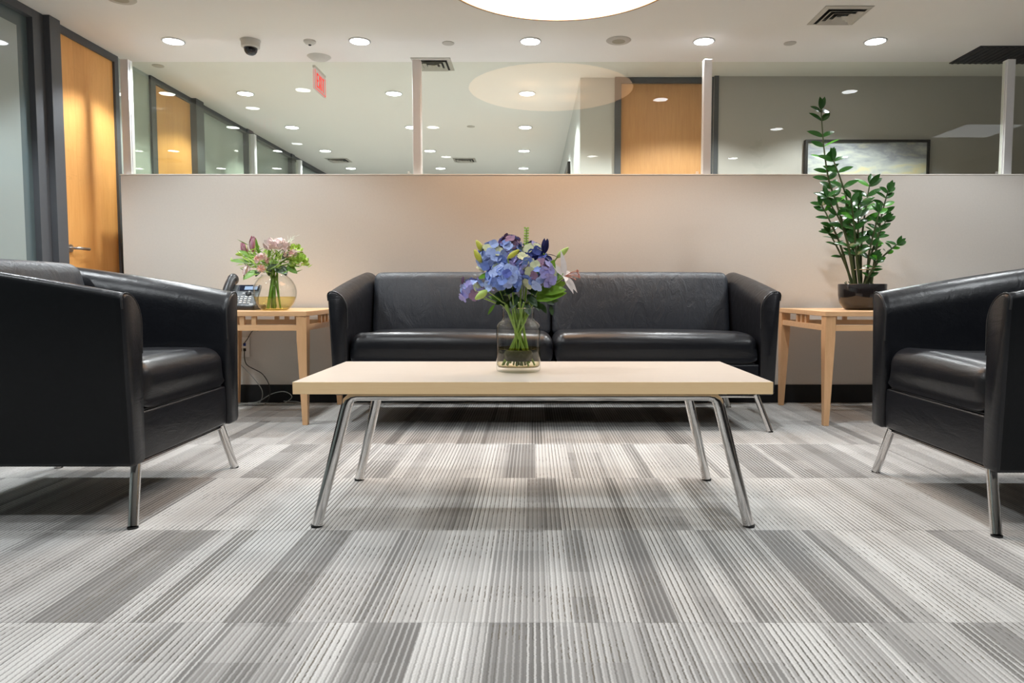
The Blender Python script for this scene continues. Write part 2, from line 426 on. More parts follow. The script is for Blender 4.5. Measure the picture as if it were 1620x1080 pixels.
def tag(o, label=None, cat=None, group=None, kind=None):
    if label: o['label'] = label
    if cat: o['category'] = cat
    if group: o['group'] = group
    if kind: o['kind'] = kind
    return o
def thing(name, label, cat, loc=(0, 0, 0), rz=0, group=None):
    o = bpy.data.objects.new(name, None); col.objects.link(o); o.empty_display_size = .1
    o.location = loc; o.rotation_euler = (0, 0, rz); return tag(o, label, cat, group)
def struct(name, mb, m, parent=None, **k):
    o = mb.build(name, m, parent, **k)
    if parent is None: o['kind'] = 'structure'
    return o
def sroot(name, loc=(0, 0, 0)):
    o = bpy.data.objects.new(name, None); col.objects.link(o); o.location = loc; o['kind'] = 'structure'; return o
def dup(root, loc, rz=None, label=None, group=None):
    r = root.copy(); col.objects.link(r); r.location = loc
    if rz is not None: r.rotation_euler = (0, 0, rz)
    if label: r['label'] = label
    if group: r['group'] = group
    for ch in list(root.children):
        c = ch.copy(); col.objects.link(c); c.parent = r
        for g in list(ch.children):
            d = g.copy(); col.objects.link(d); d.parent = c
    return r
def bez(pts, n=10):
    """smooth curve through the points"""
    P = [Vector(p) for p in pts]; out = []
    for i in range(len(P) - 1):
        p0 = P[max(i - 1, 0)]; p1 = P[i]; p2 = P[i + 1]; p3 = P[min(i + 2, len(P) - 1)]
        for k in range(n):
            t = k / n
            out.append(.5 * ((2 * p1) + (p2 - p0) * t + (2 * p0 - 5 * p1 + 4 * p2 - p3) * t * t + (3 * p1 - p0 - 3 * p2 + p3) * t ** 3))
    out.append(P[-1]); return out

# ------------------------------------------------------------------ room shell
XL, XR, YB, YF = -3.03, 5.7, -3.2, 15.0
DP = 4.69            # face of the low partition
DB = 5.57            # wall behind it on the right
struct('floor', MB().box(XL - .2, XR + .1, YB - .1, YF + .1, -.06, 0), 'carpet', smooth=False)
struct('ceiling', MB().box(XL - .2, XR + .1, YB - .1, YF + .1, CEIL, CEIL + .06), 'ceiling_paint', smooth=False)
struct('wall_rear', MB().box(XL - .2, XR + .1, YB - .1, YB, 0, CEIL), 'frame_grey', smooth=False)
struct('wall_right', MB().box(XR, XR + .1, YB, DB, 0, CEIL), 'taupe_wall_paint', smooth=False)
struct('wall_far', MB().box(XL, .38, YF, YF + .1, 0, CEIL), 'grey_wall_paint', smooth=False)
struct('wall_corridor', MB().box(.38, .50, DB + .1, YF, 0, CEIL), 'grey_wall_paint', smooth=False)
struct('wall_back', MB().box(.38, .655, DB, DB + .1, 0, CEIL).box(.655, 1.44, DB + .001, DB + .1, 2.455, CEIL), 'grey_wall_paint', smooth=False)
struct('wall_painting', MB().box(1.44, XR, DB - .04, DB + .1, 0, CEIL), 'taupe_wall_paint', smooth=False)
struct('wall_left', MB().box(XL - .2, XL - .10, YB, YF, 0, CEIL), 'taupe_wall_paint', smooth=False)

# glazed left wall: glass panes, dark frames, two wood doors
def lframe(name, y0, y1, depth=.04, z0=0, z1=CEIL, parent=None):
    return MB().box(XL - .08, XL + depth, y0, y1, z0, z1)
def lglass(n, y0, y1, mat='frosted', film=True):
    r = sroot('window_%d' % n, (XL, (y0 + y1) / 2, 0))
    L = (y1 - y0) / 2
    MB().box(-.035, -.025, -L, L, .08, CEIL - .05).build('window_pane', 'dark_glass' if film else mat, r, smooth=False)
    if film: MB().box(-.0249, -.023, -L, L - .085, .08, CEIL - .13).build('frosted_film', mat, r, smooth=False)
    MB().box(-.07, .012, -L, L, CEIL - .05, CEIL - .001).build('top_rail', 'frame_grey', r, smooth=False)
    MB().box(-.07, .012, -L, L, 0, .08).build('bottom_rail', 'frame_grey', r, smooth=False)
    return r
lglass(1, 1.2, 4.22)
lglass(2, -2.6, 1.1)
struct('trim_1', MB().box(XL - .08, XL + .01, 1.1, 1.2, 0, CEIL), 'frame_grey', smooth=False)
struct('trim_2', MB().box(XL - .08, XL + .012, 4.22, 4.312, 0, CEIL), 'frame_grey', smooth=False, bevel=.002)
struct('trim_3', MB().box(XL - .08, XL + .05, 4.314, 4.41, 0, CEIL), 'frame_grey', smooth=False, bevel=.002)
def ldoor(n, y0, y1, handle=True):
    r = sroot('door_%d' % n, (XL, (y0 + y1) / 2, 0)); L = (y1 - y0) / 2
    MB().box(-.05, -.005, -L, L, .01, CEIL - .05).build('door_leaf', 'door_maple', r, smooth=False, bevel=.001)
    MB().box(-.07, .012, -L, L, CEIL - .05, CEIL - .001).build('door_head', 'frame_grey', r, smooth=False)
    if handle:
        hb = MB(); hb.lathe([(.0, 0), (.026, 0), (.026, .008), (.0, .008)], n=24)
        hb.v = [(z - .005, x - L + .09, y + 1.05) for x, y, z in hb.v]
        h = hb.build('handle_rose', 'steel', r)
        MB().tube([(-.002, -L + .09, 1.05), (.045, -L + .09, 1.05), (.055, -L + .10, 1.05), (.055, -L + .13, 1.05), (.052, -L + .20, 1.05)], .0095, 10).build('door_handle', 'steel', r)
    return r
ldoor(1, 4.41, 5.03)
struct('trim_4', MB().box(XL - .08, XL + .012, 5.03, 5.075, 0, CEIL), 'frame_grey', smooth=False)
struct('wall_panel', MB().box(XL - .08, XL - .005, 5.075, 5.50, 0, CEIL), 'frosted_light', smooth=False)
struct('trim_5', MB().box(XL - .08, XL + .012, 5.50, 5.57, 0, CEIL), 'frame_grey', smooth=False)
ldoor(2, 5.57, 6.15)
struct('trim_6', MB().box(XL - .08, XL + .05, 6.15, 6.29, 0, CEIL), 'frame_grey', smooth=False)
lglass(3, 6.29, 7.30, 'frosted_light', False)
struct('trim_7', MB().box(XL - .08, XL + .03, 7.30, 7.44, 0, CEIL), 'frame_grey', smooth=False)
lglass(4, 7.44, 8.62, 'frosted', False)
struct('trim_8', MB().box(XL - .08, XL + .03, 8.62, 8.72, 0, CEIL), 'frame_grey', smooth=False)
lglass(5, 8.72, 14.9, 'frosted', False)

# door in the wall behind the partition, and one in the corridor
d3 = sroot('door_3', (1.04, DB, 0))
MB().box(-.365, .36, .01, .05, .01, 2.425).build('door_leaf', 'door_maple_plain', d3, smooth=False)
MB().box(-.385, -.335, -.03, .09, 0, CEIL - .002).build('door_jamb', 'frame_grey', d3, smooth=False)
MB().box(.36, .399, -.03, .09, 0, CEIL - .002).build('door_jamb', 'frame_grey', d3, smooth=False)
MB().box(-.335, .36, -.02, .09, 2.425, CEIL - .002).build('door_head', 'frame_grey', d3, smooth=False)
struct('trim_9', MB().box(1.4405, 1.475, DB - .055, DB - .0405, 0, CEIL), 'frame_grey', smooth=False)
d4 = sroot('door_4', (.38, 7.5, 0))
MB().box(-.03, -.0005, -.52, -.44, 0, 2.07).build('door_jamb', 'frame_black', d4, smooth=False)
MB().box(-.03, -.0005, .44, .52, 0, 2.07).build('door_jamb', 'frame_black', d4, smooth=False)
MB().box(-.03, -.0005, -.44, .44, 2.0, 2.07).build('door_head', 'frame_black', d4, smooth=False)
MB().box(-.012, -.0005, -.44, .44, .01, 2.0).build('door_leaf', 'door_maple_plain', d4, smooth=False)

# the low partition with its glass screen
PZ, GZ = 1.562, 2.325
struct('wall_partition', MB().box(-2.80, XR, DP, DP + .12, 0, PZ - .008), 'partition_vinyl', smooth=False)
struct('trim_10', MB().box(-2.803, XR, DP - .004, DP + .124, PZ - .008, PZ), 'cap_white', smooth=False, bevel=.001)
struct('wall_return', MB().box(-2.855, -2.79, DP + .1205, 12.0, 0, PZ), 'partition_vinyl', smooth=False)
struct('baseboard_partition', MB().box(-2.80, XR, DP - .012, DP - .0004, 0, .125), 'baseboard_rubber', smooth=False, bevel=.003)
struct('baseboard_back', MB().box(1.48, XR, DB - .052, DB - .041, 0, .125), 'baseboard_rubber', smooth=False)
gy = DP + .06
posts = [-2.771, -.790, 1.188, 3.245]
def post_mb():
    m = MB(); m.box(-.027, .027, -.027, .027, 0, GZ - PZ + .012)
    m.box(-.031, -.027, -.012, .012, 0, GZ - PZ); m.box(.027, .031, -.012, .012, 0, GZ - PZ)
    return m
gs = thing('glass_screen', 'clear glass screen held by white posts standing on the low beige partition', 'glass screen', (0, gy, PZ))
p0 = post_mb().build('screen_post', 'post_white', gs, smooth=False, bevel=.002, loc=(posts[0], 0, 0))
for (x, y) in ((posts[1], 0), (posts[2], 0), (posts[3], 0), (-2.823, 6.98 - gy), (-2.823, 8.35 - gy)):
    o = p0.copy(); col.objects.link(o); o.location = (x, y, 0); o.parent = gs
def mark(r, x, y):
    m = MB()
    for (a, b, c, d) in ((-.010, .010, 0, .002), (-.008, -.0055, .003, .012), (.0055, .008, .003, .012), (-.008, .008, .012, .014), (-.002, .002, .005, .010)):
        m.box(a, b, -.0008, 0, c, d)
    m.build('glass_mark', 'mark_white', r, smooth=False, loc=(x, y, .012))
edges = [(posts[0] + .032, posts[1] - .032), (posts[1] + .032, posts[2] - .032), (posts[2] + .032, posts[3] - .032), (posts[3] + .032, XR - .01)]
for i, (a, b) in enumerate(edges):
    m = MB().box(-(b - a) / 2, (b - a) / 2, -.005, .005, 0, GZ - PZ)
    g = m.build('glass_pane', 'screen_glass', gs, smooth=False, loc=((a + b) / 2, 0, 0))
    if i < 3: mark(g, (b - a) / 2 - .028, -.0055)
MB().box(-.005, .005, -1.05, 1.05, 0, GZ - PZ).build('glass_pane', 'screen_glass', gs, smooth=False, loc=(-2.823, 5.87 - gy, 0))
MB().box(-.005, .005, -.64, .64, 0, GZ - PZ).build('glass_pane', 'screen_glass', gs, smooth=False, loc=(-2.823, 7.665 - gy, 0))

# painting
pw, ph = .985, .72
pt_ = thing('painting', 'wide abstract painting in yellow, grey and blue with thin black frame', 'painting', (2.655, DB - .042, 1.965 - ph / 2))
m = MB(); fw = .018
m.box(-pw / 2, pw / 2, -.045, 0, ph / 2 - fw, ph / 2); m.box(-pw / 2, pw / 2, -.045, 0, -ph / 2, -ph / 2 + fw)
m.box(-pw / 2, -pw / 2 + fw, -.045, 0, -ph / 2 + fw, ph / 2 - fw); m.box(pw / 2 - fw, pw / 2, -.045, 0, -ph / 2 + fw, ph / 2 - fw)
m.build('picture_frame', 'frame_black', pt_, smooth=False)
MB().box(-pw / 2 + fw, pw / 2 - fw, -.03, -.002, -ph / 2 + fw, ph / 2 - fw).build('canvas', 'canvas', pt_, smooth=False)

# ------------------------------------------------------------------ ceiling fittings
def spot(parent, power=None, size=124, color=(.93, .975, 1.0)):
    l = bpy.data.lights.new('lamp_light', 'SPOT'); l.energy = power or SPOT_W; l.spot_size = math.radians(size); l.spot_blend = .35
    l.shadow_soft_size = .055; l.color = color
    o = bpy.data.objects.new('lamp_light', l); col.objects.link(o); o.parent = parent; o.location = (0, 0, -.014)
    return o
def downlight(x, y, label, group='recessed ceiling downlights', power=None):
    t = thing('downlight', label, 'ceiling light', (x, y, CEIL), 0, group)
    if not hasattr(downlight, 'meshes'):
        m = MB(); m.lathe([(.064, -.0002), (.074, -.0002), (.075, -.003), (.072, -.006), (.065, -.0075), (.063, -.004)], n=32); a = m.build('trim_ring', 'trim_white', t)
        m = MB(); m.lathe([(.0005, -.0065), (.04, -.0062), (.0645, -.005), (.0645, -.001), (.0005, -.001)], n=32); b = m.build('lens', 'lens', t)
        downlight.meshes = (a.data, b.data)
    else:
        for nm, me in zip(('trim_ring', 'lens'), downlight.meshes):
            o = bpy.data.objects.new(nm, me); col.objects.link(o); o.parent = t
    spot(t, power); return t
ordn = ['first', 'second', 'third', 'fourth', 'fifth']
for i, x in enumerate((-2.45, -1.18, -.017, 1.165, 2.334)):
    downlight(x, 4.76, 'round recessed downlight in the nearest visible row above the glass, %s from the left' % ordn[i], power=SPOT_W * 1.4)
for r, (y, xs) in enumerate(((6.0, (-2.48, -1.20, -.05)), (7.23, (-2.51, -1.26, -.08)), (8.44, (-2.53, -1.255, -.108)), (9.64, (-2.54, -1.287, -.132)))):
    for i, x in enumerate(xs):
        downlight(x, y, 'round downlight seen through the glass, %s corridor row, %s from left' % (['nearest', 'second', 'third', 'fourth'][r], ordn[i]))
for i, (x, y) in enumerate(((-1.945, 3.60), (2.704, 3.55), (1.136, 3.31), (-2.61, 3.02), (-1.04, 2.27), (2.566, 2.19), (-2.73, 1.47), (-1.10, .68), (.754, .72), (2.58, .59))):
    downlight(x, y, ['round downlight overhead mirrored in the left screen pane by the exit sign', 'round downlight overhead mirrored in the right pane highest of three',
        'round downlight overhead mirrored over the large wood door', 'round downlight overhead on the left beside the exit sign', 'round downlight over the left front of the coffee table',
        'round downlight overhead mirrored in the right pane, middle of three', 'round downlight overhead above the left armchair side', 'round downlight behind the viewer left of centre',
        'round downlight behind the viewer near the middle', 'round downlight overhead mirrored in the right pane lowest of three'][i])
# the big round lamp
LP = thing('round_ceiling_lamp', 'very large round flush ceiling lamp glowing warm peach', 'ceiling light', (.15, 3.665, CEIL))
m = MB(); m.lathe([(.0005, -.030), (.35, -.0295), (.62, -.027), (.675, -.024), (.684, -.018), (.684, -.004)], n=96); m.build('lamp_diffuser', 'round_lamp', LP)
m = MB(); m.lathe([(.684, -.0005), (.684, -.022), (.690, -.024), (.697, -.022), (.700, -.0005)], n=96); m.build('lamp_rim', 'lamp_rim', LP)
# troffer on the right
TR = thing('ceiling_panel_light', 'square fluorescent panel light mirrored at the right end of the glass', 'ceiling light', (4.72, 2.12, CEIL))
MB().box(-.30, .30, -.30, .30, -.008, -.001).build('panel_diffuser', 'panel', TR, smooth=False)
m = MB()
for a in ((-.32, .32, -.32, -.30), (-.32, .32, .30, .32), (-.32, -.30, -.30, .30), (.30, .32, -.30, .30)): m.box(*a, -.012, -.0005)
m.build('panel_frame', 'trim_white', TR, smooth=False)
# vents: square louvred diffusers
def vent(x, y, label, s=.145):
    t = thing('ceiling_vent', label, 'vent', (x, y, CEIL), 0, 'square ceiling vents')
    MB().box(-s + .01, s - .01, -s + .01, s - .01, -.002, -.0004).build('vent_backing', 'dark', t, smooth=False)
    m = MB()
    def ring(h, w_, z0, z1):
        # sloped square louvre
        o = [(-h, -h, z1), (h, -h, z1), (h, h, z1), (-h, h, z1)]; k = h - w_
        i = [(-k, -k, z0), (k, -k, z0), (k, k, z0), (-k, k, z0)]
        o2 = [(a, b, c + .002) for a, b, c in o]; i2 = [(a, b, c + .002) for a, b, c in i]
        vs = o + i + o2 + i2; fs = []
        for q in range(4):
            p = (q + 1) % 4
            fs += [(q, p, 4 + p, 4 + q), (8 + p, 8 + q, 12 + q, 12 + p), (q, 8 + q, 8 + p, p), (4 + q, 4 + p, 12 + p, 12 + q)]
        m.add(vs, fs)
    ring(s, .028, -.010, -.0035)
    m.build('vent_frame', 'vent_beige', t, smooth=False)
    m = MB(); ring(.104, .024, -.006, -.020); ring(.070, .022, -.006, -.020); ring(.036, .022, -.006, -.020)
    m.build('louvre', 'vent_beige', t, smooth=False)
    return t
vent(1.895, 4.325, 'square louvred ceiling vent on the right, in front of the glass')
vent(-.75, 5.24, 'square louvred ceiling vent just behind the top of the second post')
vent(-.89, 9.04, 'small far ceiling vent seen above the middle of the corridor')
vent(-2.54, 9.04, 'small far ceiling vent at the left of the corridor')
rg = thing('return_grille', 'dark rectangular ceiling grille at the upper right', 'vent', (3.46, 5.03, CEIL))
m = MB(); m.box(-.35, .35, -.18, .18, -.008, -.0005); m.build('grille_panel', 'grille_dark', rg, smooth=False)
m = MB()
for k in range(16): m.box(-.34 + k * .0435, -.325 + k * .0435, -.17, .17, -.014, -.008)
m.build('grille_louvre', 'grille_dark', rg, smooth=False)
# small ceiling fittings
def disc(name, x, y, prof, mat, label, cat, group=None, n=28):
    m = MB(); m.lathe(prof, n=n, cap0=False); o = m.build(name, mat, loc=(x, y, CEIL)); return tag(o, label, cat, group)
SP = [(.0005, -.006), (.036, -.006), (.041, -.004), (.042, -.0004), (.0005, -.0004)]
for (x, y, l) in ((-.582, 4.80, 'small round sprinkler cover above the second post'), (1.767, 4.80, 'small round sprinkler cover left of the right-hand downlight'),
                  (-2.836, 5.275, 'small round sprinkler cover behind the leftmost glass'), (-.643, 7.2, 'small round sprinkler cover on the corridor ceiling')):
    disc('sprinkler_cover', x, y, SP, 'vent_beige', l, 'sprinkler', 'sprinkler covers')
def speaker(x, y, l):
    t = thing('ceiling_speaker', l, 'speaker', (x, y, CEIL), 0, 'round ceiling speakers')
    m = MB(); m.lathe([(.045, -.008), (.078, -.006), (.085, -.0004), (.045, -.0004)], n=32); m.build('speaker_rim', 'vent_beige', t)
    m = MB(); m.lathe([(.0005, -.007), (.045, -.008), (.045, -.0004), (.0005, -.0004)], n=32); m.build('speaker_grille', 'speaker_mesh', t)
speaker(.583, 4.75, 'round beige ceiling speaker right of the centre downlight')
speaker(-2.40, 4.08, 'round beige ceiling speaker at the top left edge')
sm = thing('smoke_detector', 'small white smoke detector right of the dome camera', 'smoke detector', (-1.52, 4.76, CEIL))
m = MB(); m.lathe([(.0005, -.026), (.018, -.026), (.03, -.020), (.036, -.012), (.040, -.011), (.042, -.0004)], n=28); m.build('detector_body', 'fitting_white', sm)
m = MB(); m.lathe([(.0005, -.032), (.008, -.031), (.011, -.0255)], n=16); m.build('detector_sensor', 'dark', sm)
dc = thing('dome_camera', 'white ceiling dome camera with glossy black dome', 'security camera', (-1.92, 4.75, CEIL))
m = MB(); m.lathe([(.0005, -.052), (.05, -.052), (.060, -.046), (.062, -.010), (.066, -.006), (.067, -.0004)], n=36); m.build('camera_housing', 'fitting_white', dc)
m = MB(); m.lathe([(.0005, -.100), (.016, -.098), (.030, -.090), (.040, -.077), (.044, -.062), (.045, -.0525)], n=32); m.build('camera_dome', 'dome', dc)
# exit signs
def exit_sign(x, y, rz, label, w_=.255, h_=.165, drop=.035):
    t = thing('exit_sign', label, 'sign', (x, y, CEIL), rz, 'exit signs')
    m = MB(); m.lathe([(.0005, -.03), (.03, -.03), (.06, -.02), (.085, -.0004)], n=28); m.build('sign_canopy', 'fitting_white', t)
    MB().box(-w_ / 2, w_ / 2, -.006, .006, -drop - h_, -drop).build('sign_plate', 'exit_plate', t, smooth=False, bevel=.002)
    m = MB(); m.box(-w_ / 2, w_ / 2, -.0095, .0095, -drop, -drop + .016); m.build('sign_top_bar', 'fitting_white', t, smooth=False)
    lw = .012
    def letters(sg):
        m = MB(); y0, y1 = (-.0085, -.0062) if sg < 0 else (.0062, .0085)
        zb, zt = -drop - h_ + .025, -drop - .025; H = zt - zb; cw = .034; gap = .018; x0 = -(4 * cw + 3 * gap - .02) / 2
        def bx(a, b, c, d):
            if sg > 0: a, b = -b, -a
            m.box(a, b, y0, y1, c, d)
        def bar(xa, za, xb, zb_, t_=lw):
            d = Vector((xb - xa, zb_ - za)); n = Vector((-d.y, d.x)).normalized() * t_ / 2
            q = [(xa + n.x, za + n.y), (xa - n.x, za - n.y), (xb - n.x, zb_ - n.y), (xb + n.x, zb_ + n.y)]
            if sg > 0: q = [(-a, b) for a, b in q]
            vs = [(a, y0, b) for a, b in q] + [(a, y1, b) for a, b in q]
            m.add(vs, [(0, 1, 2, 3), (7, 6, 5, 4), (0, 4, 5, 1), (1, 5, 6, 2), (2, 6, 7, 3), (3, 7, 4, 0)])
        bx(x0, x0 + lw, zb, zt)
        for zz in (zb, (zb + zt) / 2 - lw / 2, zt - lw): bx(x0 + lw, x0 + cw, zz, zz + lw)
        x1 = x0 + cw + gap; bar(x1, zb, x1 + cw, zt); bar(x1, zt, x1 + cw, zb)
        x2 = x1 + cw + gap; bx(x2, x2 + lw, zb, zt)
        x3 = x2 + lw + gap; bx(x3, x3 + cw, zt - lw, zt); bx(x3 + cw / 2 - lw / 2, x3 + cw / 2 + lw / 2, zb, zt - lw)
        # red outline of the sign
        for (a, b, c, d) in ((-w_ / 2 + .004, w_ / 2 - .004, zb - .018, zb - .014), (-w_ / 2 + .004, -w_ / 2 + .008, zb - .014, zt + .014), (w_ / 2 - .008, w_ / 2 - .004, zb - .014, zt + .014)): m.box(a, b, y0, y1, c, d)
        m.build('sign_lettering', 'exit_red', t, smooth=False)
    letters(-1); letters(1)
    return t
exit_sign(-1.555, 5.075, PI / 2, 'red-lettered exit sign hanging above the corridor, seen nearly edge-on', .25, .15, .115)
exit_sign(-2.58, 2.86, 0, 'pale exit sign over the seating, seen mirrored in the left glass')

# ------------------------------------------------------------------ leather seating
def arm_profile(zt, zb=.205, wt=.108, lean=.026):
    """outline of an arm seen from the front, outer side at x = 0"""
    P = [(lean + .012, zb), (lean, zb + .012)]
    P.append((.004, zt - .05)); P.append((.001, zt - .022)); P.append((.004, zt - .010)); P.append((.012, zt - .002))
    for k in range(0, 10):
        a = PI / 2 * k / 9
        P.append((.024 + (wt - .024) * math.sin(a), zt - .105 + .105 * math.cos(a)))
    P.append((wt - .002, zt - .2)); P.append((wt - .004, zb + .012)); P.append((wt - .014, zb))
    return P
def ztop(d): return .768 + .190 * d - .045 * d * d
def seating(name, label, cat, W, D, ncush, loc, rz, group=None):
    t = thing(name, label, cat, loc, rz, group)
    iw = W / 2 - .105
    for sx in (-1, 1):
        rings = []
        ds = [0, .004, .010, .03, .1, .2, .3, .4, .5, .6, .7, D - .03, D - .01, D - .003, D]
        for i, d in enumerate(ds):
            e = {0: .010, 1: .004, 2: 0}.get(i, 0); e = e or {len(ds) - 1: .02, len(ds) - 2: .008, len(ds) - 3: .002}.get(i, 0)
            P = arm_profile(ztop(d)); cx = .054; cz = .5
            rings.append([(-W / 2 + cx + (x - cx) * (1 - e / .054), d, cz + (z - cz) * (1 - e / .3)) for x, z in P])
        m = MB(); m.loft(rings, True, True)
        if sx > 0: m.v = [(-x, y, z) for x, y, z in m.v]; m.f = [tuple(reversed(f)) for f in m.f]
        a = m.build('armrest', ['leather', 'leather_side'], t, angle=50)
        for p in a.data.polygons:      # the outer panel is a matte hide
            if p.normal.x * sx > .93: p.material_index = 1
        P = arm_profile(ztop(.004))
        m = MB(); m.tube([(-sx * (W / 2 - x) * -1 if False else sx * (W / 2 - x), .006, z) for x, z in P[2:-2]], .0032, 6)
        m.build('piping', 'thread', a)
    # outer back shell
    def backfn(v):
        k = (v.z - .3) / .6
        v.y += .0 * k; return v
    m = MB(); m.rbox(-iw + .001, iw - .001, D - .11, D - .004, .205, .868, .035, None, 4, 4); m.build('back_shell', 'leather_side', t)
    # deck under the seat and the front panel
    MB().box(-iw + .002, iw - .002, .06, D - .112, .215, .36).build('seat_base', 'leather_side', t, smooth=False)
    m = MB()
    def pf(v):
        v.y -= .006 * math.cos((v.z - .288) / .09 * 1.2); return v
    m.rbox(-iw + .001, iw - .001, .020, .0595, .207, .372, .010, pf, 3, 6); m.build('front_panel', 'leather', t)
    cw = 2 * iw / ncush
    for i in range(ncush):
        x0 = -iw + i * cw + .003; x1 = x0 + cw - .006; xm = (x0 + x1) / 2; hw = (x1 - x0) / 2
        def sf(v):
            u = (v.x - xm) / hw; f = max(0, 1 - u * u)
            k = max(0, (v.z - .37) / .17)
            yy = (v.y - .01) / .6
            v.z += k * (.020 * f ** .5 * (1 - .35 * yy)) + k * (-.012 * max(0, yy) - .004 * math.sin(yy * 7 + u * 2))
            if v.y < .12: v.y -= .010 * f ** .5 * math.sin(PI * min(1, max(0, (v.z - .37) / .17)))
            t_ = max(0, min(1, (.455 - v.z) / .06))
            if v.y < .085: v.y -= (v.y - .016) * t_ * max(0, min(1, (.085 - v.y) / .03))
            du = hw - abs(v.x - xm)
            if du < .06: v.x += math.copysign(du * .9 * t_ * (1 - du / .06), v.x - xm)
            v.x = xm + (v.x - xm) * (1 - .012 * (1 - min(1, max(0, (v.z - .37) / .05))))
            return v
        m = MB(); m.rbox(x0, x1, .014, D - .2, .376, .533, .062, sf, 6, 10); c = m.build('seat_cushion', 'leather', t, angle=60)
        m = MB(); m.tube([(x0 + .02, .030, .3745), (xm, .022, .3745), (x1 - .02, .030, .3745)], .0035, 6); m.build('seam_piping', 'thread', c)
        def bf(v):
            k = (v.z - .50) / .39; v.y += .085 * k
            u = (v.x - xm) / hw; f = max(0, 1 - u * u)
            if v.y < D - .2 + .085 * k: v.y -= .018 * f ** .6 * math.sin(PI * min(1, max(0, k)))
            v.z += .004 * f * k
            return v
        m = MB(); m.rbox(x0 - .0, x1 + .0, D - .30, D - .155, .49, .888, .045, bf, 6, 8)
        m.build('back_cushion', 'leather_cushion', t, angle=60)
    # chrome legs and the rails between them
    fx = W / 2 - .042; tx = W / 2 - .118
    for (yt, yf) in ((.042, .018), (D - .06, D - .03)):
        for sx in (-1, 1):
            m = MB(); m.tube([(sx * tx, yt, .206), (sx * (tx + .006), yt, .195), (sx * fx, yf, .006)], .0165, 20); l = m.build('leg', 'chrome', t)
            m = MB(); m.lathe([(.0005, 0), (.0168, 0), (.0170, .006), (.0005, .0065)], sx * (fx + .001), yf, 0, 20); m.build('foot_pad', 'pad_black', l)
        m = MB(); m.tube([(-tx, yt - .002, .194), (tx, yt - .002, .194)], .0088, 14); m.build('base_rail', 'chrome', t)
    for sx in (-1, 1):
        m = MB(); m.tube([(sx * tx, .05, .194), (sx * tx, D - .06, .194)], .0085, 12); m.build('base_rail', 'chrome', t)
    return t
seating('sofa', 'long black leather sofa with two seat cushions against the low partition', 'sofa', 2.455, .84, 2, (.115, 3.69, 0), 0)
seating('armchair', 'black leather tub armchair on the left, facing right', 'armchair', .845, .82, 1, (-1.292, 2.575, 0), PI / 2, 'matching black leather armchairs')
seating('armchair', 'black leather tub armchair on the right, facing left', 'armchair', .845, .82, 1, (1.450, 2.500, 0), -PI / 2, 'matching black leather armchairs')

# ------------------------------------------------------------------ coffee table
ct = thing('coffee_table', 'long low coffee table with pale maple top and splayed chrome legs', 'coffee table', (0, 2.515, 0))
m = MB(); m.box(-.779, .779, -.318, .318, .441, .481)
tt = m.build('table_top', ['laminate_edge', 'laminate_top'], ct, smooth=False, bevel=.0012)
for p in tt.data.polygons:
    if p.normal.z > .9: p.material_index = 1
zr = .425
for sy, ft, rl in ((-1, -.305, -.262), (1, .245, .235)):
    fr = bez([(-.588, rl, zr), (-.2, rl, zr), (.2, rl, zr), (.588, rl, zr)], 3)
    m = MB(); m.tube(fr, .0145, 16); m.build('table_rail', 'chrome', ct)
    for sx in (-1, 1):
        pts = [(sx * .586, rl, zr), (sx * .602, rl - .001, zr - .003), (sx * .613, rl - .003, zr - .014), (sx * .620, rl + (ft - rl) * .08, zr - .034)]
        pts += [(sx * (.620 + (.712 - .620) * k / 4), rl + (ft - rl) * (.08 + .92 * k / 4), (zr - .034) + (.007 - zr + .034) * k / 4) for k in range(1, 5)]
        m = MB(); m.tube(pts, [.0148, .0165, .018, .0185, .0185, .0185, .018, .018], 20); l = m.build('leg', 'chrome', ct)
        m = MB(); m.lathe([(.0005, 0), (.0185, 0), (.0188, .007), (.0005, .0075)], sx * .713, ft, 0, 20); m.build('foot_pad', 'pad_black', l)
for sx in (-1, 1):
    MB().box(sx * .5 - .02, sx * .5 + .02, -.25, .225, zr + .006, .4405).build('mounting_bar', 'frame_black', ct, smooth=False)

# ------------------------------------------------------------------ end tables
def end_table(loc, label):
    t = thing('end_table', label, 'side table', loc, 0, 'maple end tables flanking the sofa'); S = .375
    m = MB(); m.box(-S, S, -S, S, .628, .656); m.build('table_top', 'table_maple_flat', t, smooth=False, bevel=.002)
    for sx in (-1, 1):
        for sy in (-1, 1):
            def q(w_, z, ox): return [(sx * (S - .004 - (0 if a == 0 else w_)), sy * (S - .004 - (0 if b == 0 else w_)), z) for a, b in ((0, 0), (1, 0), (1, 1), (0, 1))]
            rings = [q(.030, 0, 0), q(.058, .50, 0), q(.058, .6275, 0)]
            # the foot sits in from the corner
            rings[0] = [(x - sx * .006, y - sy * .006, z) for x, y, z in rings[0]]
            m = MB(); m.loft(rings); m.build('leg', 'table_maple', t, smooth=False, bevel=.0015)
    for sy in (-1, 1):
        MB().box(-S + .062, S - .062, sy * (S - .020) - .011, sy * (S - .020) + .011, .545, .578).build('apron_rail', 'table_maple_flat', t, smooth=False, bevel=.001)
        MB().box(sy * (S - .020) - .011, sy * (S - .020) + .011, -S + .062, S - .062, .545, .578).build('apron_rail', 'table_maple_flat', t, smooth=False, bevel=.001)
        for k in (-1, 0, 1):
            MB().box(k * .068 - .013, k * .068 + .013, sy * (S - .020) - .010, sy * (S - .020) + .010, .578, .628).build('spindle', 'table_maple', t, smooth=False)
            MB().box(sy * (S - .020) - .010, sy * (S - .020) + .010, k * .068 - .013, k * .068 + .013, .578, .628).build('spindle', 'table_maple', t, smooth=False)
    return t
end_table((-1.663, 4.26, 0), 'square maple end table left of the sofa, holding phone and pink bouquet')
end_table((2.030, 4.235, 0), 'square maple end table right of the sofa, holding the potted plant')
ET = .656

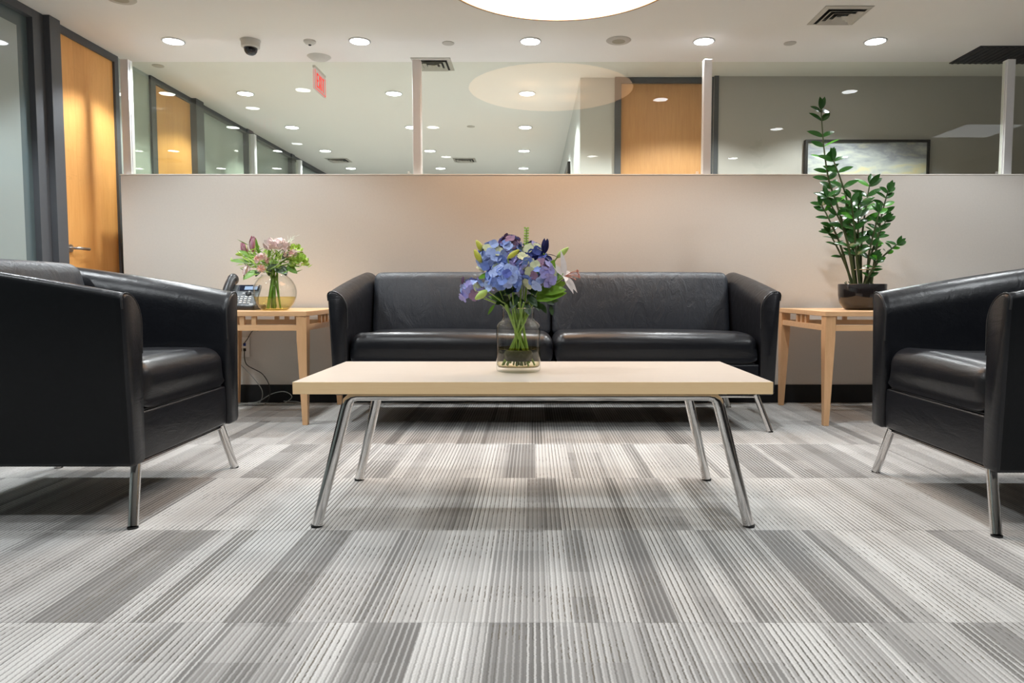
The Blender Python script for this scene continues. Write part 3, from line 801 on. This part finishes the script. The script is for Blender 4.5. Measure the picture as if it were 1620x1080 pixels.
# ------------------------------------------------------------------ plants
def rv(a=1): return Vector((random.uniform(-a, a), random.uniform(-a, a), random.uniform(-a, a)))
pp = thing('potted_plant', 'tall green plant with glossy leaflets in a round black pot', 'plant', (2.022, 4.20, ET))
m = MB(); m.lathe([(.0005, 0), (.085, 0), (.108, .012), (.128, .045), (.136, .09), (.138, .155), (.136, .158), (.130, .156), (.126, .10), (.0005, .10)], n=56); m.build('pot', 'pot_black', pp)
m = MB(); m.lathe([(.0005, .142), (.06, .146), (.129, .138), (.129, .10)], n=40); m.build('soil', 'soil', pp)
K = .00389
def S_(u, v, dy=0): return ((u - 1358) * K, dy, (486 - v) * K)
stems = [
 ([(1346, 446, 0), (1333, 375, .01), (1316, 318, .02), (1302, 282, .01), (1292, 232, 0), (1284, 176, -.02)], (10, .40, .066), 'd'),
 ([(1351, 446, .02), (1341, 372, .02), (1330, 315, 0), (1316, 280, -.02), (1304, 254, -.03)], (5, .30, .070), 'd'),
 ([(1343, 446, -.03), (1330, 392, -.05), (1314, 352, -.07), (1300, 330, -.08), (1288, 312, -.1)], (5, .3, .062), 'd'),
 ([(1345, 446, .03), (1328, 385, .05), (1312, 345, .07), (1300, 318, .09)], (5, .45, .055), 'd'),
 ([(1349, 446, -.04), (1340, 400, -.06), (1331, 350, -.09), (1322, 315, -.12)], (6, .35, .058), 'd'),
 ([(1355, 446, .0), (1350, 392, .0), (1345, 345, -.03), (1342, 322, -.05)], (6, .35, .066), 'd'),
 ([(1359, 446, .02), (1357, 390, .02), (1359, 335, 0), (1364, 290, -.01)], (5, .45, .070), 'b'),
 ([(1362, 446, -.03), (1361, 400, -.05), (1366, 362, -.07), (1371, 335, -.08)], (5, .3, .056), 'd'),
 ([(1372, 446, .0), (1379, 385, .0), (1385, 340, .0), (1393, 300, -.01)], (8, .35, .060), 'd'),
 ([(1366, 446, .04), (1378, 400, .06), (1386, 372, .05), (1398, 345, .04)], (6, .3, .052), 'd'),
 ([(1364, 446, -.02), (1374, 415, -.04), (1390, 396, -.05), (1403, 384, -.06)], (4, .45, .050), 'b'),
 ([(1356, 446, -.05), (1362, 425, -.08), (1368, 408, -.10)], (5, .35, .040), 'd'),
 ([(1353, 446, .05), (1352, 400, .08), (1356, 360, .1), (1352, 330, .12)], (6, .35, .058), 'd'),
 ([(1348, 446, .04), (1338, 410, .08), (1326, 380, .11), (1318, 362, .13)], (4, .45, .050), 'd')]
for si, (pts, (nl, t0, L), kind) in enumerate(stems):
    P = bez([S_(*p) for p in pts], 8); n = len(P)
    m = MB(); m.tube(P, [.0075 * (1 - .7 * i / n) + .001 for i in range(n)], 8); st = m.build('stem', 'zz_stem', pp)
    m = MB()
    for k in range(nl):
        f = t0 + (1 - t0) * k / (nl - 1) if nl > 1 else 1
        i = min(n - 2, int(f * (n - 1))); p = P[i]; d = (P[i + 1] - P[max(0, i - 1)]).normalized()
        spin = si * 1.3 + k * .45
        side = Vector((1, math.sin(spin * 2) * .55, 0)).normalized()
        for sg in (-1, 1):
            dd = (side * sg * 1.0 + d * random.uniform(.35, .9) + rv(.18)).normalized()
            nrm = (d * .35 + Vector((0, -1.1, .35)) + rv(.55)).normalized()
            m.leaf(p, dd, nrm, L * 1.42 * random.uniform(.85, 1.12), L * 1.42 * random.uniform(.40, .50), random.uniform(.05, .3), .18, 'oval', 6, 1 if (kind == 'b' and random.random() < .75) or random.random() < .07 else 0)
    if True:
        d = (P[-1] - P[-3]).normalized()
        for q in range(3): m.leaf(P[-1], d + rv(.5), Vector((0, -1, .4)) + rv(.4), L * 1.15, L * .55, .1, .2, 'oval', 5, 0)
    m.build('foliage', ['zz_dark', 'zz_bright'], st, angle=80)
m = MB(); m.tube([(-.045 + .001, -.055, .245), (-.01, -.075, .246), (.035, -.068, .250), (.062, -.03, .252), (.055, .03, .25), (0, .06, .247), (-.045, .04, .245), (-.055, -.02, .245), (-.044, -.055, .245)], .0022, 6)
m.tube([(.035, -.07, .25), (.045, -.078, .262), (.052, -.076, .25), (.04, -.072, .248), (.048, -.078, .232)], .002, 6)
m.build('tie_string', 'twine', pp)
m = MB()
for k in range(7):
    a = random.uniform(0, 2 * PI); r_ = random.uniform(.05, .11)
    b0 = Vector((r_ * math.cos(a), r_ * math.sin(a), .142)); m.tube([b0, b0 + Vector((random.uniform(-.03, .03), random.uniform(-.02, .02), random.uniform(.015, .035)))], [.005, .003], 6)
m.build('cut_stem_stub', 'zz_stem', pp)

# ------------------------------------------------------------------ flower helpers
def floret(m, p, nrm, r, mis, npet=4):
    nrm = Vector(nrm).normalized(); a = nrm.orthogonal().normalized(); b = nrm.cross(a); ph = random.uniform(0, PI)
    mi = random.choice(mis)
    for k in range(npet):
        t = ph + 2 * PI * k / npet
        d = a * math.cos(t) + b * math.sin(t) + nrm * random.uniform(.1, .45)
        m.leaf(Vector(p) + nrm * .002, d, nrm, r, r * 1.15, random.uniform(-.1, .25), random.uniform(-.05, .15), 'round', 5, mi)
BASE = (-.053, 2.49, .481)
def stem_path(tip, foot, bend=.02):
    tip = Vector(tip); foot = Vector(foot)
    foot = Vector((max(-.06, min(.06, -tip.x * .45 + foot.x * .5)), max(-.05, min(.05, -tip.y * .3 + foot.y * .7)), foot.z))
    mid = foot.lerp(tip, .55) + Vector((bend * random.uniform(-1, 1), bend * random.uniform(-1, 1), .02))
    nk = Vector((tip.x * .38, tip.y * .38, 0)); nk = nk * min(1, .040 / max(nk.length, 1e-4)); nk.z = .222
    return bez([foot, nk, nk.lerp(tip, .5) + Vector((tip.x, tip.y, 0)) * -.08, tip], 7)
def flower_root(name, label, cat, group, loc): return thing(name, label, cat, loc, 0, group)
def hydrangea(label, loc, c, R, n, mats, mis, foot, group='cut flowers in the tall vase', squash=.85, fr=.0215):
    t = flower_root('hydrangea', label, 'flower', group, loc)
    c = Vector(c); m = MB()
    for k in range(n):
        z = 1 - 1.65 * (k + .5) / n; a = k * 2.39996; s = math.sqrt(max(0, 1 - z * z))
        d = Vector((s * math.cos(a), s * math.sin(a), z * squash)).normalized()
        floret(m, c + d * R * random.uniform(.80, 1.14), d + rv(.5), fr * random.uniform(.85, 1.15), mis)
    m.build('flower_head', mats, t, angle=80)
    P = stem_path(c - Vector((0, 0, R * .3)), foot)
    m = MB(); m.tube(P, .0036, 8); s = m.build('stem', 'stem_green', t)
    for k in range(12):
        a = k * PI / 6; m = m if k else MB()
        d = Vector((math.cos(a) * R * .8, math.sin(a) * R * .8, random.uniform(-.2, .4) * R)); m.tube([c - Vector((0, 0, R * .4)), c + d], .0014, 4)
    m.build('flower_stalk', 'leaf_dark', t)
    return t
def bud(label, loc, c, d, L, foot, mat='bud_yellow', group='cut flowers in the tall vase', W=.011, name='lily_bud'):
    t = flower_root(name, label, 'flower bud', group, loc); c = Vector(c); d = Vector(d).normalized()
    rs = [.35, .75, 1, 1, .85, .6, .25]; m = MB(); m.tube([c + d * L * k / 6 for k in range(7)], [W * r for r in rs], 10); b = m.build('bud', mat, t, angle=80)
    P = stem_path(c, foot) if group.endswith('tall vase') else bez([Vector(foot), Vector((c.x * .18, c.y * .2, .22)), c], 9); m = MB(); m.tube(P, .0024, 7); m.build('stem', 'stem_green', t); return t
def P3(u, v, dy=0):   # metres from the vase foot for the table bouquet
    k = 2.49 / 1080; return Vector(((u - 821) * k, dy, (588 - v) * k))
BL = Vector(BASE)
def ft(): return Vector((random.uniform(-.045, .045), random.uniform(-.045, .045), .020))
HM = ['petal_blue', 'petal_light', 'petal_lilac', 'petal_deep', 'petal_cream', 'petal_plum']
# vase
va = thing('glass_vase', 'clear straight-sided glass vase with narrow neck on the coffee table', 'vase', BASE)
m = MB(); m.lathe([(.0005, .001), (.074, .001), (.080, .004), (.0815, .012), (.0815, .160), (.079, .170), (.070, .180), (.061, .186), (.059, .195), (.059, .229), (.060, .232),
                   (.058, .233), (.0565, .229), (.0565, .196), (.058, .185), (.066, .178), (.0755, .168), (.0785, .158), (.0785, .024), (.074, .018), (.0005, .016)], n=56)
va_b = m.build('vase_body', 'vase_glass', va, angle=60)
m = MB(); m.lathe([(.0005, .0185), (.072, .0195), (.0778, .026), (.0778, .084), (.0778, .0865)], n=56); m.cur = 1; m.lathe([(.0005, .0845), (.074, .0848), (.0778, .0868)], n=56); m.lathe([(.0779, .083), (.0779, .0875)], n=56); m.build('water', ['water_pale', 'water_yellow'], va, angle=60)
m = MB(); m.lathe([(.0005, .040), (.045, .040), (.052, .048), (.053, .066), (.047, .076), (.0005, .078)], n=36); m.build('floral_foam', 'moss', va)

hydrangea('large blue hydrangea head at the front centre of the table bouquet', BASE, P3(799, 441, -.055), .056, 52, HM, [0, 0, 1, 1, 3, 0, 2], ft())
hydrangea('light blue hydrangea head at the upper left of the table bouquet', BASE, P3(782, 411, -.005), .052, 46, HM, [1, 1, 0, 1, 0, 4], ft())
hydrangea('blue hydrangea head at the top of the table bouquet', BASE, P3(808, 396, .01), .042, 34, HM, [1, 0, 1, 2, 5], ft())
hydrangea('mixed cream and violet hydrangea head right of the bouquet centre', BASE, P3(855, 438, -.05), .053, 50, HM, [4, 4, 2, 0, 2, 5, 1], ft())
hydrangea('deep violet-blue hydrangea head at the upper right of the bouquet', BASE, P3(843, 403, .015), .038, 26, HM, [3, 3, 0, 2, 3, 4], ft())
hydrangea('drooping lilac hydrangea head at the far left of the table bouquet', BASE, P3(750, 460, -.01), .038, 26, HM, [2, 2, 1, 5, 2, 4], ft(), fr=.021)
hydrangea('small violet and cream hydrangea head tucked in the middle of the table bouquet', BASE, P3(828, 421, -.035), .032, 26, HM, [4, 5, 2, 0, 2], ft())
bud('yellow-green lily bud at the top left edge of the table bouquet', BASE, P3(767, 400, -.02), (-.5, 0, .8), .050, ft())
bud('yellow-green lily bud at the left edge of the blue heads', BASE, P3(764, 416, -.05), (-.45, -.1, .85), .050, ft())
bud('yellow lily bud between the two front blue heads', BASE, P3(806, 411, -.10), (.85, -.1, .6), .050, ft(), W=.010)
bud('green lily bud pointing up right beside the white lily', BASE, P3(882, 408, 0), (.75, 0, .65), .055, ft(), 'bud_green')
bud('plump green lily bud hanging low at the left of the bouquet', BASE, P3(774, 460, -.08), (-.75, -.1, -.55), .052, ft(), 'bud_green', W=.013)
# iris
t = flower_root('iris', 'dark navy iris standing at the upper right of the table bouquet', 'flower', 'cut flowers in the tall vase', BASE)
c = P3(862, 402, -.02); m = MB()
for k in range(5): m.leaf(c, Vector((.15 + .22 * math.cos(k * 1.26), .22 * math.sin(k * 1.26), 1)), Vector((math.cos(k * 1.26 + .5), math.sin(k * 1.26), .2)), .055, .026, .05, .3, 'oval', 7, 0)
for k in range(5): m.leaf(c + Vector((0, 0, -.005)), Vector((math.cos(k * 1.26 + .5), -.35 + .8 * math.sin(k * 1.26 + .5), .15 - .12 * k)), (0, 0, 1), .048, .034, .4, .1, 'oval', 7, k % 2)
m.build('flower_head', ['petal_navy', 'petal_deep'], t, angle=80)
m = MB(); m.tube(stem_path(c, ft()), .0036, 8); m.build('stem', 'stem_green', t)
# lily
t = flower_root('lily', 'open white lily with pink stamens on the right of the table bouquet', 'flower', 'cut flowers in the tall vase', BASE)
c = P3(893, 438, -.05); m = MB()
for d, L in (((-.05, -.2, 1), .082), ((-.6, -.3, .75), .06), ((.75, -.3, -.75), .062), ((.6, -.5, -.9), .06), ((.35, .5, .35), .05), ((.1, -.6, -.1), .04)):
    m.leaf(c, d, Vector((.3, -.9, .3)), L * 1.15, .030, .30, .12, 'lance', 8, 0)
m.build('flower_head', 'petal_white', t, angle=80)
m = MB()
for k in range(6):
    d = Vector((1, -.25, random.uniform(-.35, .45))).normalized(); L = random.uniform(.035, .06)
    q = c + d * L; m.tube([c, c + d * L * .6 + Vector((0, 0, .004)), q], .0011, 5); m.tube([q - Vector((.003, 0, -.003)), q + Vector((.004, 0, -.002))], .0024, 6)
m.build('stamen', 'petal_stamen', t)
m = MB(); m.tube(stem_path(c, ft()), .0036, 8); m.build('stem', 'stem_green', t)
# leafy stems
t = flower_root('leaf_branch', 'broad bright green leaves on the lower right of the table bouquet', 'foliage', 'cut flowers in the tall vase', BASE)
m = MB(); b0 = P3(842, 470, -.03)
for (u, v, L, W_, dd, mi) in ((848, 474, .115, .050, (1, -.2, .28), 0), (850, 468, .12, .055, (1, .1, .52), 0), (868, 440, .07, .040, (.25, -.4, .9), 0), (858, 462, .09, .045, (1, -.4, .15), 0), (860, 452, .085, .04, (.9, -.3, .6), 0)):
    m.leaf(P3(u, v, -.04), dd, Vector((0, -1, .55)), L, W_, .12, .22, 'oval', 8, mi)
m.build('leaves', 'leaf_bright', t, angle=80)
m = MB(); m.tube(stem_path(b0, ft()), .004, 8); m.build('stem', 'stem_green', t)
t = flower_root('leaf_branch', 'dark green leaves spreading just above the table vase neck', 'foliage', 'cut flowers in the tall vase', BASE)
m = MB()
for (u, v, L, W_, dd, mi) in ((815, 484, .065, .030, (-.9, -.2, .45), 0), (812, 488, .075, .032, (-1, -.3, .75), 0), (832, 480, .05, .03, (.3, -.5, -.7), 0), (838, 476, .055, .026, (.8, -.2, -.5), 0), (824, 470, .05, .026, (-.2, -.5, -.8), 0),
                              (855, 480, .045, .022, (.6, 0, -.8), 0), (868, 478, .040, .018, (.95, 0, .2), 0), (872, 484, .036, .018, (.2, 0, -1), 0), (862, 476, .04, .02, (1, .2, -.3), 0), (784, 482, .045, .014, (-.6, 0, -.8), 1), (795, 476, .05, .02, (-.7, 0, .3), 1),
                              (790, 425, .05, .03, (-.5, -.6, .1), 1), (806, 470, .06, .034, (-.7, -.5, -.35), 0), (818, 466, .06, .034, (-.3, -.6, -.9), 0), (836, 466, .06, .034, (.5, -.5, -.6), 0),
                              (846, 470, .06, .03, (.3, -.6, -.8), 0), (800, 462, .06, .03, (-.8, -.4, -.4), 0), (828, 474, .045, .024, (0, -.5, -1), 0), (812, 452, .06, .04, (-.3, -.9, -.5), 0), (840, 452, .06, .04, (.3, -.9, -.5), 0), (822, 430, .06, .04, (0, -.9, .3), 0), (822, 408, .05, .03, (-.2, -.9, .4), 0), (775, 435, .05, .025, (-.6, -.7, -.2), 1), (768, 447, .045, .025, (.4, -.7, -.5), 1), (825, 420, .04, .03, (.2, -.9, .2), 1)):
    m.leaf(P3(u, v, -.02 + random.uniform(-.02, .02)), dd, Vector((0, -1, .6)), L, W_, .15, .22, 'oval', 7, mi)
m.build('leaves', ['leaf_dark', 'leaf_green'], t, angle=80)
m = MB()
for k in range(3): m.tube(stem_path(P3(818 + k * 12, 476, -.01), ft()), .003, 7)
m.build('stem', 'stem_green', t)
t = flower_root('flower_sprig', 'small pale green sprig rising from the bouquet top', 'foliage', 'cut flowers in the tall vase', BASE)
c0 = P3(833, 400, 0); c1 = P3(834, 363, 0); m = MB()
for k in range(10):
    p = c0.lerp(c1, k / 9)
    for sg in (-1, 1): m.leaf(p, Vector((sg, random.uniform(-.5, .5), .5)), Vector((0, -1, .3)), .011, .008, .1, .1, 'round', 4, 0)
m.build('leaves', 'leaf_lime', t, angle=80)
m = MB(); m.tube(bez([ft(), P3(829, 470), c0, c1], 8), .0018, 6); m.build('stem', 'stem_green', t)
# the thick stems crossing inside the vase belong to the hydrangeas and the lily
owners = [o for o in bpy.data.objects if o.get('category') == 'flower']
for i, (u0, v0, u1, v1, r_) in enumerate(((802, 482, 838, 577, .0058), (822, 478, 836, 560, .005), (830, 478, 808, 577, .004), (812, 486, 822, 580, .004), (840, 490, 800, 575, .0035))):
    m = MB(); m.tube(bez([P3(u0, v0, -.035), P3((u0 + u1) / 2, (v0 + v1) / 2, -.01), P3(u1, v1 - 2, .0)], 6), r_, 9); m.build('stem', 'stem_green', owners[i])

# ------------------------------------------------------------------ bouquet on the left end table
B2 = (-1.553, 4.115, ET); G2 = 'cut flowers in the round vase'
vb = thing('round_vase', 'clear round fishbowl vase half full of yellow water, on left end table', 'vase', B2)
R2 = .126; prof = []
for k in range(15):
    a = -PI / 2 + .60 + (PI - .60 - .62) * k / 14
    prof.append((R2 * math.cos(a), .104 + R2 * math.sin(a)))
prof = [(.0005, .001), (prof[0][0] - .004, .001)] + prof + [(prof[-1][0] + .004, prof[-1][1] + .006)]
inn = [(max(.0004, r - .003), z + (.003 if i < 3 else 0)) for i, (r, z) in enumerate(prof)]
m = MB(); m.lathe(prof + list(reversed(inn)), n=56); m.build('vase_body', 'vase_glass', vb, angle=60)
wz = .080; wp = [(r - .0045, z + .003) for r, z in prof if z < wz - .004]
m = MB(); m.lathe([(.0005, .005)] + wp[1:] + [(math.sqrt(R2 ** 2 - (wz - .104) ** 2) - .0045, wz)], n=56)
m.lathe([(.0005, wz), (math.sqrt(R2 ** 2 - (wz - .104) ** 2) - .0045, wz + .0005)], n=56); m.build('water', 'water_yellow', vb, angle=60)
def Q(u, v, dy=0): k = 4.11 / 1080; return Vector(((u - 435) * k, dy, (487 - v) * k))
def ft2(): return Vector((random.uniform(-.06, .06), random.uniform(-.05, .05), .010))
def st2(t, c, r_=.0042):
    f = ft2(); nk = Vector((c.x * .18, c.y * .2, .25)); m = MB(); m.tube(bez([f, nk, c], 8), r_, 7); m.build('stem', 'leaf_green', t)
def tulip(label, c, d, L, W_, mi, name='tulip', n=6):
    t = flower_root(name, label, 'flower', G2, B2); d = Vector(d).normalized(); a = d.orthogonal().normalized(); b = d.cross(a); m = MB()
    for k in range(n):
        th = 2 * PI * k / n; o = a * math.cos(th) + b * math.sin(th)
        m.leaf(c - d * L * .4 + o * W_ * .10, d + o * .62, o * -1, L * random.uniform(.92, 1.05), W_ * 1.05, -.52, .25, 'oval', 8, mi[k % len(mi)])
    m.build('flower_head', ['petal_mauve', 'petal_mauve_light', 'petal_pink', 'petal_palepink', 'petal_coral', 'petal_white'], t, angle=80)
    st2(t, c - d * L * .4); return t
tulip('darker mauve tulip, upper of the two at top left of the small bouquet', Q(403, 387, 0), (.1, -.2, 1), .085, .050, [0, 1, 0])
tulip('lighter mauve tulip at the top left edge of the small bouquet', Q(388, 392, .01), (-.2, -.2, .9), .070, .042, [1, 0, 1])
tulip('pale pink tulip hanging at the lower left of the small bouquet', Q(395, 422, -.03), (-.15, -.3, -.9), .068, .040, [3, 2, 3])
bud('green bud below the mauve tulips', B2, Q(387, 398, 0), (-.9, -.2, -.1), .045, ft2() + Vector((0, 0, .01)), 'bud_green', G2, .013, 'tulip_bud')
def rose(label, c, R, mi, squash=.7, n=38, name='rose', ps=.75):
    t = flower_root(name, label, 'flower', G2, B2); m = MB()
    for k in range(n):
        z = 1 - 1.5 * (k + .5) / n; a = k * 2.4; s = math.sqrt(max(0, 1 - z * z)); o = Vector((s * math.cos(a), s * math.sin(a) - .0, z * squash))
        m.leaf(c + o * R * .55, o + Vector((0, -.1, .25)) + rv(.25), o, R * ps, R * ps * .9, .35, .2, 'round', 5, random.choice(mi))
    m.build('flower_head', ['petal_palepink', 'petal_white', 'petal_pink', 'petal_coral', 'petal_greenish', 'leaf_lime'], t, angle=80)
    st2(t, c - Vector((0, 0, R * .4))); return t
rose('large pale pink peony at the top of the small bouquet', Q(442, 389, -.03), .072, [0, 0, 1, 0], .55, 46, 'peony', .62)
rose('small dusty pink rose at the front of the small bouquet', Q(424, 408, -.08), .036, [2, 0, 2], .8, 26)
rose('ruffled pale pink rose at the right of the small bouquet', Q(467, 402, -.06), .036, [0, 1, 2], .9, 26)
rose('green hydrangea cluster at the far right of the small bouquet', Q(477, 412, -.03), .060, [4, 4, 5], 1.0, 60, 'green_hydrangea', .5)
rose('upper green hydrangea cluster at the right of the small bouquet', Q(467, 392, .03), .044, [4, 5, 4], .9, 30, 'green_hydrangea', .5)
t = flower_root('daisy', 'small spiky coral flower at the front of the small bouquet', 'flower', G2, B2); c = Q(424, 422, -.095); m = MB()
for k in range(60):
    z = 1 - 1.6 * (k + .5) / 60; a = k * 2.4; s = math.sqrt(1 - z * z); o = Vector((s * math.cos(a), -z, s * math.sin(a)))
    m.leaf(c, o, Vector((0, -1, .2)) + rv(.2), .030, .006, .1, .1, 'lance', 3, 0 if k % 3 else 1)
m.build('flower_head', ['petal_coral', 'petal_palepink'], t, angle=80); st2(t, c, .003)
# grasses, leaves, feather
t = flower_root('grass_spray', 'fine bright green grass blades through the small bouquet', 'foliage', G2, B2); m = MB()
for k in range(240):
    u = random.gauss(424, 19); v = random.gauss(411, 9); p = Q(u, v, random.uniform(-.08, .05))
    d = Vector((random.gauss((u - 425) * .02, .6), random.uniform(-.7, .2), random.uniform(-.1, 1.1)))
    m.leaf(p, d, Vector((0, -1, .4)) + rv(.5), random.uniform(.035, .080), random.uniform(.005, .010), random.uniform(.1, .7), .1, 'lance', 6, random.choice([0, 0, 1]))
tag(m.build('grass_blades', ['leaf_lime', 'leaf_green'], t, angle=80), kind='stuff'); st2(t, Q(425, 420))
t = flower_root('leaf_branch', 'broad green leaves under the flowers of the small bouquet', 'foliage', G2, B2); m = MB()
for (u, v, dd, L, W_, mi) in ((402, 412, (-1, -.1, .18), .13, .035, 0), (440, 420, (.6, -.4, -.2), .10, .06, 1), (450, 405, (.5, -.5, .3), .10, .07, 1), (410, 425, (-.4, -.4, -.3), .09, .05, 0), (430, 420, (.1, -.5, -.8), .055, .04, 1), (452, 418, (.3, -.3, -.8), .06, .05, 1),
                              (416, 422, (-.3, -.4, -.6), .055, .04, 1), (405, 405, (-.6, -.2, .4), .09, .035, 0), (458, 418, (.9, -.4, -.5), .08, .045, 0), (395, 428, (-.5, -.3, -1), .05, .02, 0), (440, 415, (-.2, -.8, -.3), .08, .05, 1), (430, 405, (.3, -.6, .7), .10, .03, 0), (415, 400, (-.1, -.4, 1), .10, .02, 0)):
    m.leaf(Q(u, v, -.03), dd, Vector((0, -1, .6)), L, W_, .2, .2, 'oval', 8, mi)
m.build('leaves', ['leaf_green', 'leaf_dark'], t, angle=80); st2(t, Q(435, 430), .005); st2(t, Q(448, 430), .005)
t = flower_root('feather_sprig', 'white feathery sprig at the top right of the small bouquet', 'foliage', G2, B2); m = MB()
for k in range(26):
    p = Q(447 + k * .5, 388 - k * .6, .04); m.tube([p, p + Vector((random.uniform(-.02, .05), random.uniform(-.02, .02), random.uniform(.01, .045)))], .0009, 4)
m.build('sprig_plume', 'feather_white', t); st2(t, Q(450, 388, .03), .002)

# ------------------------------------------------------------------ phone
ph = thing('desk_phone', 'dark grey desk phone with lit screen on the left end table', 'phone', (-1.785, 4.215, ET), -.06)
def tilt(m, a=.95, oy=-.06, oz=.028):
    ca, sa = math.cos(a), math.sin(a)
    m.v = [(x, oy + y * ca - z * sa, oz + y * sa + z * ca) for x, y, z in m.v]; return m
tilt(MB().box(-.10, .10, 0, .155, -.018, 0)).build('phone_body', 'phone_grey', ph, smooth=False, bevel=.003)
m = MB(); m.rbox(-.10, .10, -.075, .10, .001, .030, .01, None, 3, 3); m.build('phone_base', 'phone_dark', ph)
MB().box(-.07, .07, .02, .055, .025, .12).build('phone_stand', 'phone_dark', ph, smooth=False)
tilt(MB().box(-.035, .095, .108, .150, .0005, .004)).build('screen_bezel', 'bezel', ph, smooth=False)
tilt(MB().box(.005, .085, .114, .139, .004, .005)).build('screen', 'screen_lit', ph, smooth=False)
for (a, b) in ((.055, .066), (.068, .072), (.074, .088)): tilt(MB().box(a, b, .1425, .1465, .004, .0052)).build('maker_mark', 'mark_white', ph, smooth=False)
for r_ in range(4):
    for c_ in range(4):
        tilt(MB().box(-.030 + c_ * .026, -.014 + c_ * .026, .014 + r_ * .0145, .023 + r_ * .0145, .0005, .005)).build('key', 'key_white', ph, smooth=False, bevel=.0015)
tilt(MB().box(.062, .088, .004, .012, .0005, .003)).build('key', 'key_white', ph, smooth=False)
m = MB(); m.lathe([(.0005, .007), (.012, .006), (.019, .003), (.02, .0005)], .038, .088, 0, 20); tilt(m).build('navigation_key', 'phone_dark', ph)
for a in (.008, .066): tilt(MB().box(a - .006, a + .006, .084, .091, .0005, .005)).build('key', 'key_white', ph, smooth=False)
hp = bez([(-.074, -.070, .040), (-.077, -.062, .085), (-.078, -.032, .135), (-.078, .012, .178), (-.078, .052, .192)], 6)
m = MB(); nn = len(hp); m.tube(hp, [.028] + [.034] * 5 + [.031] * (nn - 12) + [.036] * 4 + [.033, .024], 16); m.v = [(-.078 + (x + .078) * .85, y, z) for x, y, z in m.v]; hs = m.build('handset', 'phone_dark', ph, angle=60)

# ------------------------------------------------------------------ wall outlet and cables
ol = thing('wall_outlet', 'white wall plate with blue and black data jacks under the left end table', 'outlet', (-1.995, DP - .001, .385))
MB().box(-.036, .046, -.010, 0, -.068, .068).build('outlet_plate', 'outlet_white', ol, smooth=False, bevel=.002)
for (x, z, mt) in ((-.016, .018, 'jack_blue'), (.012, .018, 'jack_blue'), (-.016, -.018, 'dark'), (.012, -.018, 'dark')):
    MB().box(x - .007, x + .010, -.014, -.010, z - .010, z + .010).build('data_jack', mt, ol, smooth=False)
y0 = DP - .02
def cable(pts, r_, mat, label):
    m = MB(); m.tube(bez(pts, 8), r_, 7); o = m.build('cable', mat); tag(o, label, 'cable', 'cables behind the left end table')
cable([(-1.98, y0, .366), (-1.96, y0 - .02, .27), (-1.85, y0 - .02, .20), (-1.79, y0 - .05, .10), (-1.81, y0 - .09, .008), (-1.90, y0 - .12, .006), (-2.02, y0 - .10, .006), (-2.1, y0 - .05, .006)], .0032, 'cable_black', 'thick dark cable looping from the jacks to the carpet')
cable([(-2.01, y0, .366), (-2.0, y0 - .03, .28), (-1.93, y0 - .03, .20), (-1.84, y0 - .06, .09), (-1.86, y0 - .10, .007), (-1.97, y0 - .15, .006), (-2.07, y0 - .12, .006)], .0028, 'cable_grey', 'thin grey cable hanging from the left jack to a coil')
cable([(-1.95, y0 - .03, .006), (-1.87, y0 - .06, .018), (-1.78, y0 - .05, .07), (-1.69, y0 - .05, .085), (-1.64, y0 - .06, .05), (-1.70, y0 - .07, .008), (-1.80, y0 - .10, .006), (-1.95, y0 - .10, .014), (-2.06, y0 - .06, .008)], .003, 'cable_grey', 'grey cable forming the raised loop against the baseboard')
cable([(-2.05, y0 - .14, .006), (-1.92, y0 - .16, .018), (-1.80, y0 - .13, .022), (-1.68, y0 - .10, .006), (-1.58, y0 - .07, .006), (-1.61, y0 - .05, .016), (-1.70, y0 - .05, .02)], .0028, 'cable_grey', 'grey cable lying farthest right on the carpet')
cable([(-1.735, 4.30, .52), (-1.90, y0 - .05, .50), (-1.955, y0 - .01, .44), (-1.985, y0 - .004, .405)], .0028, 'cable_black', 'short black cord rising from the jacks to the phone')
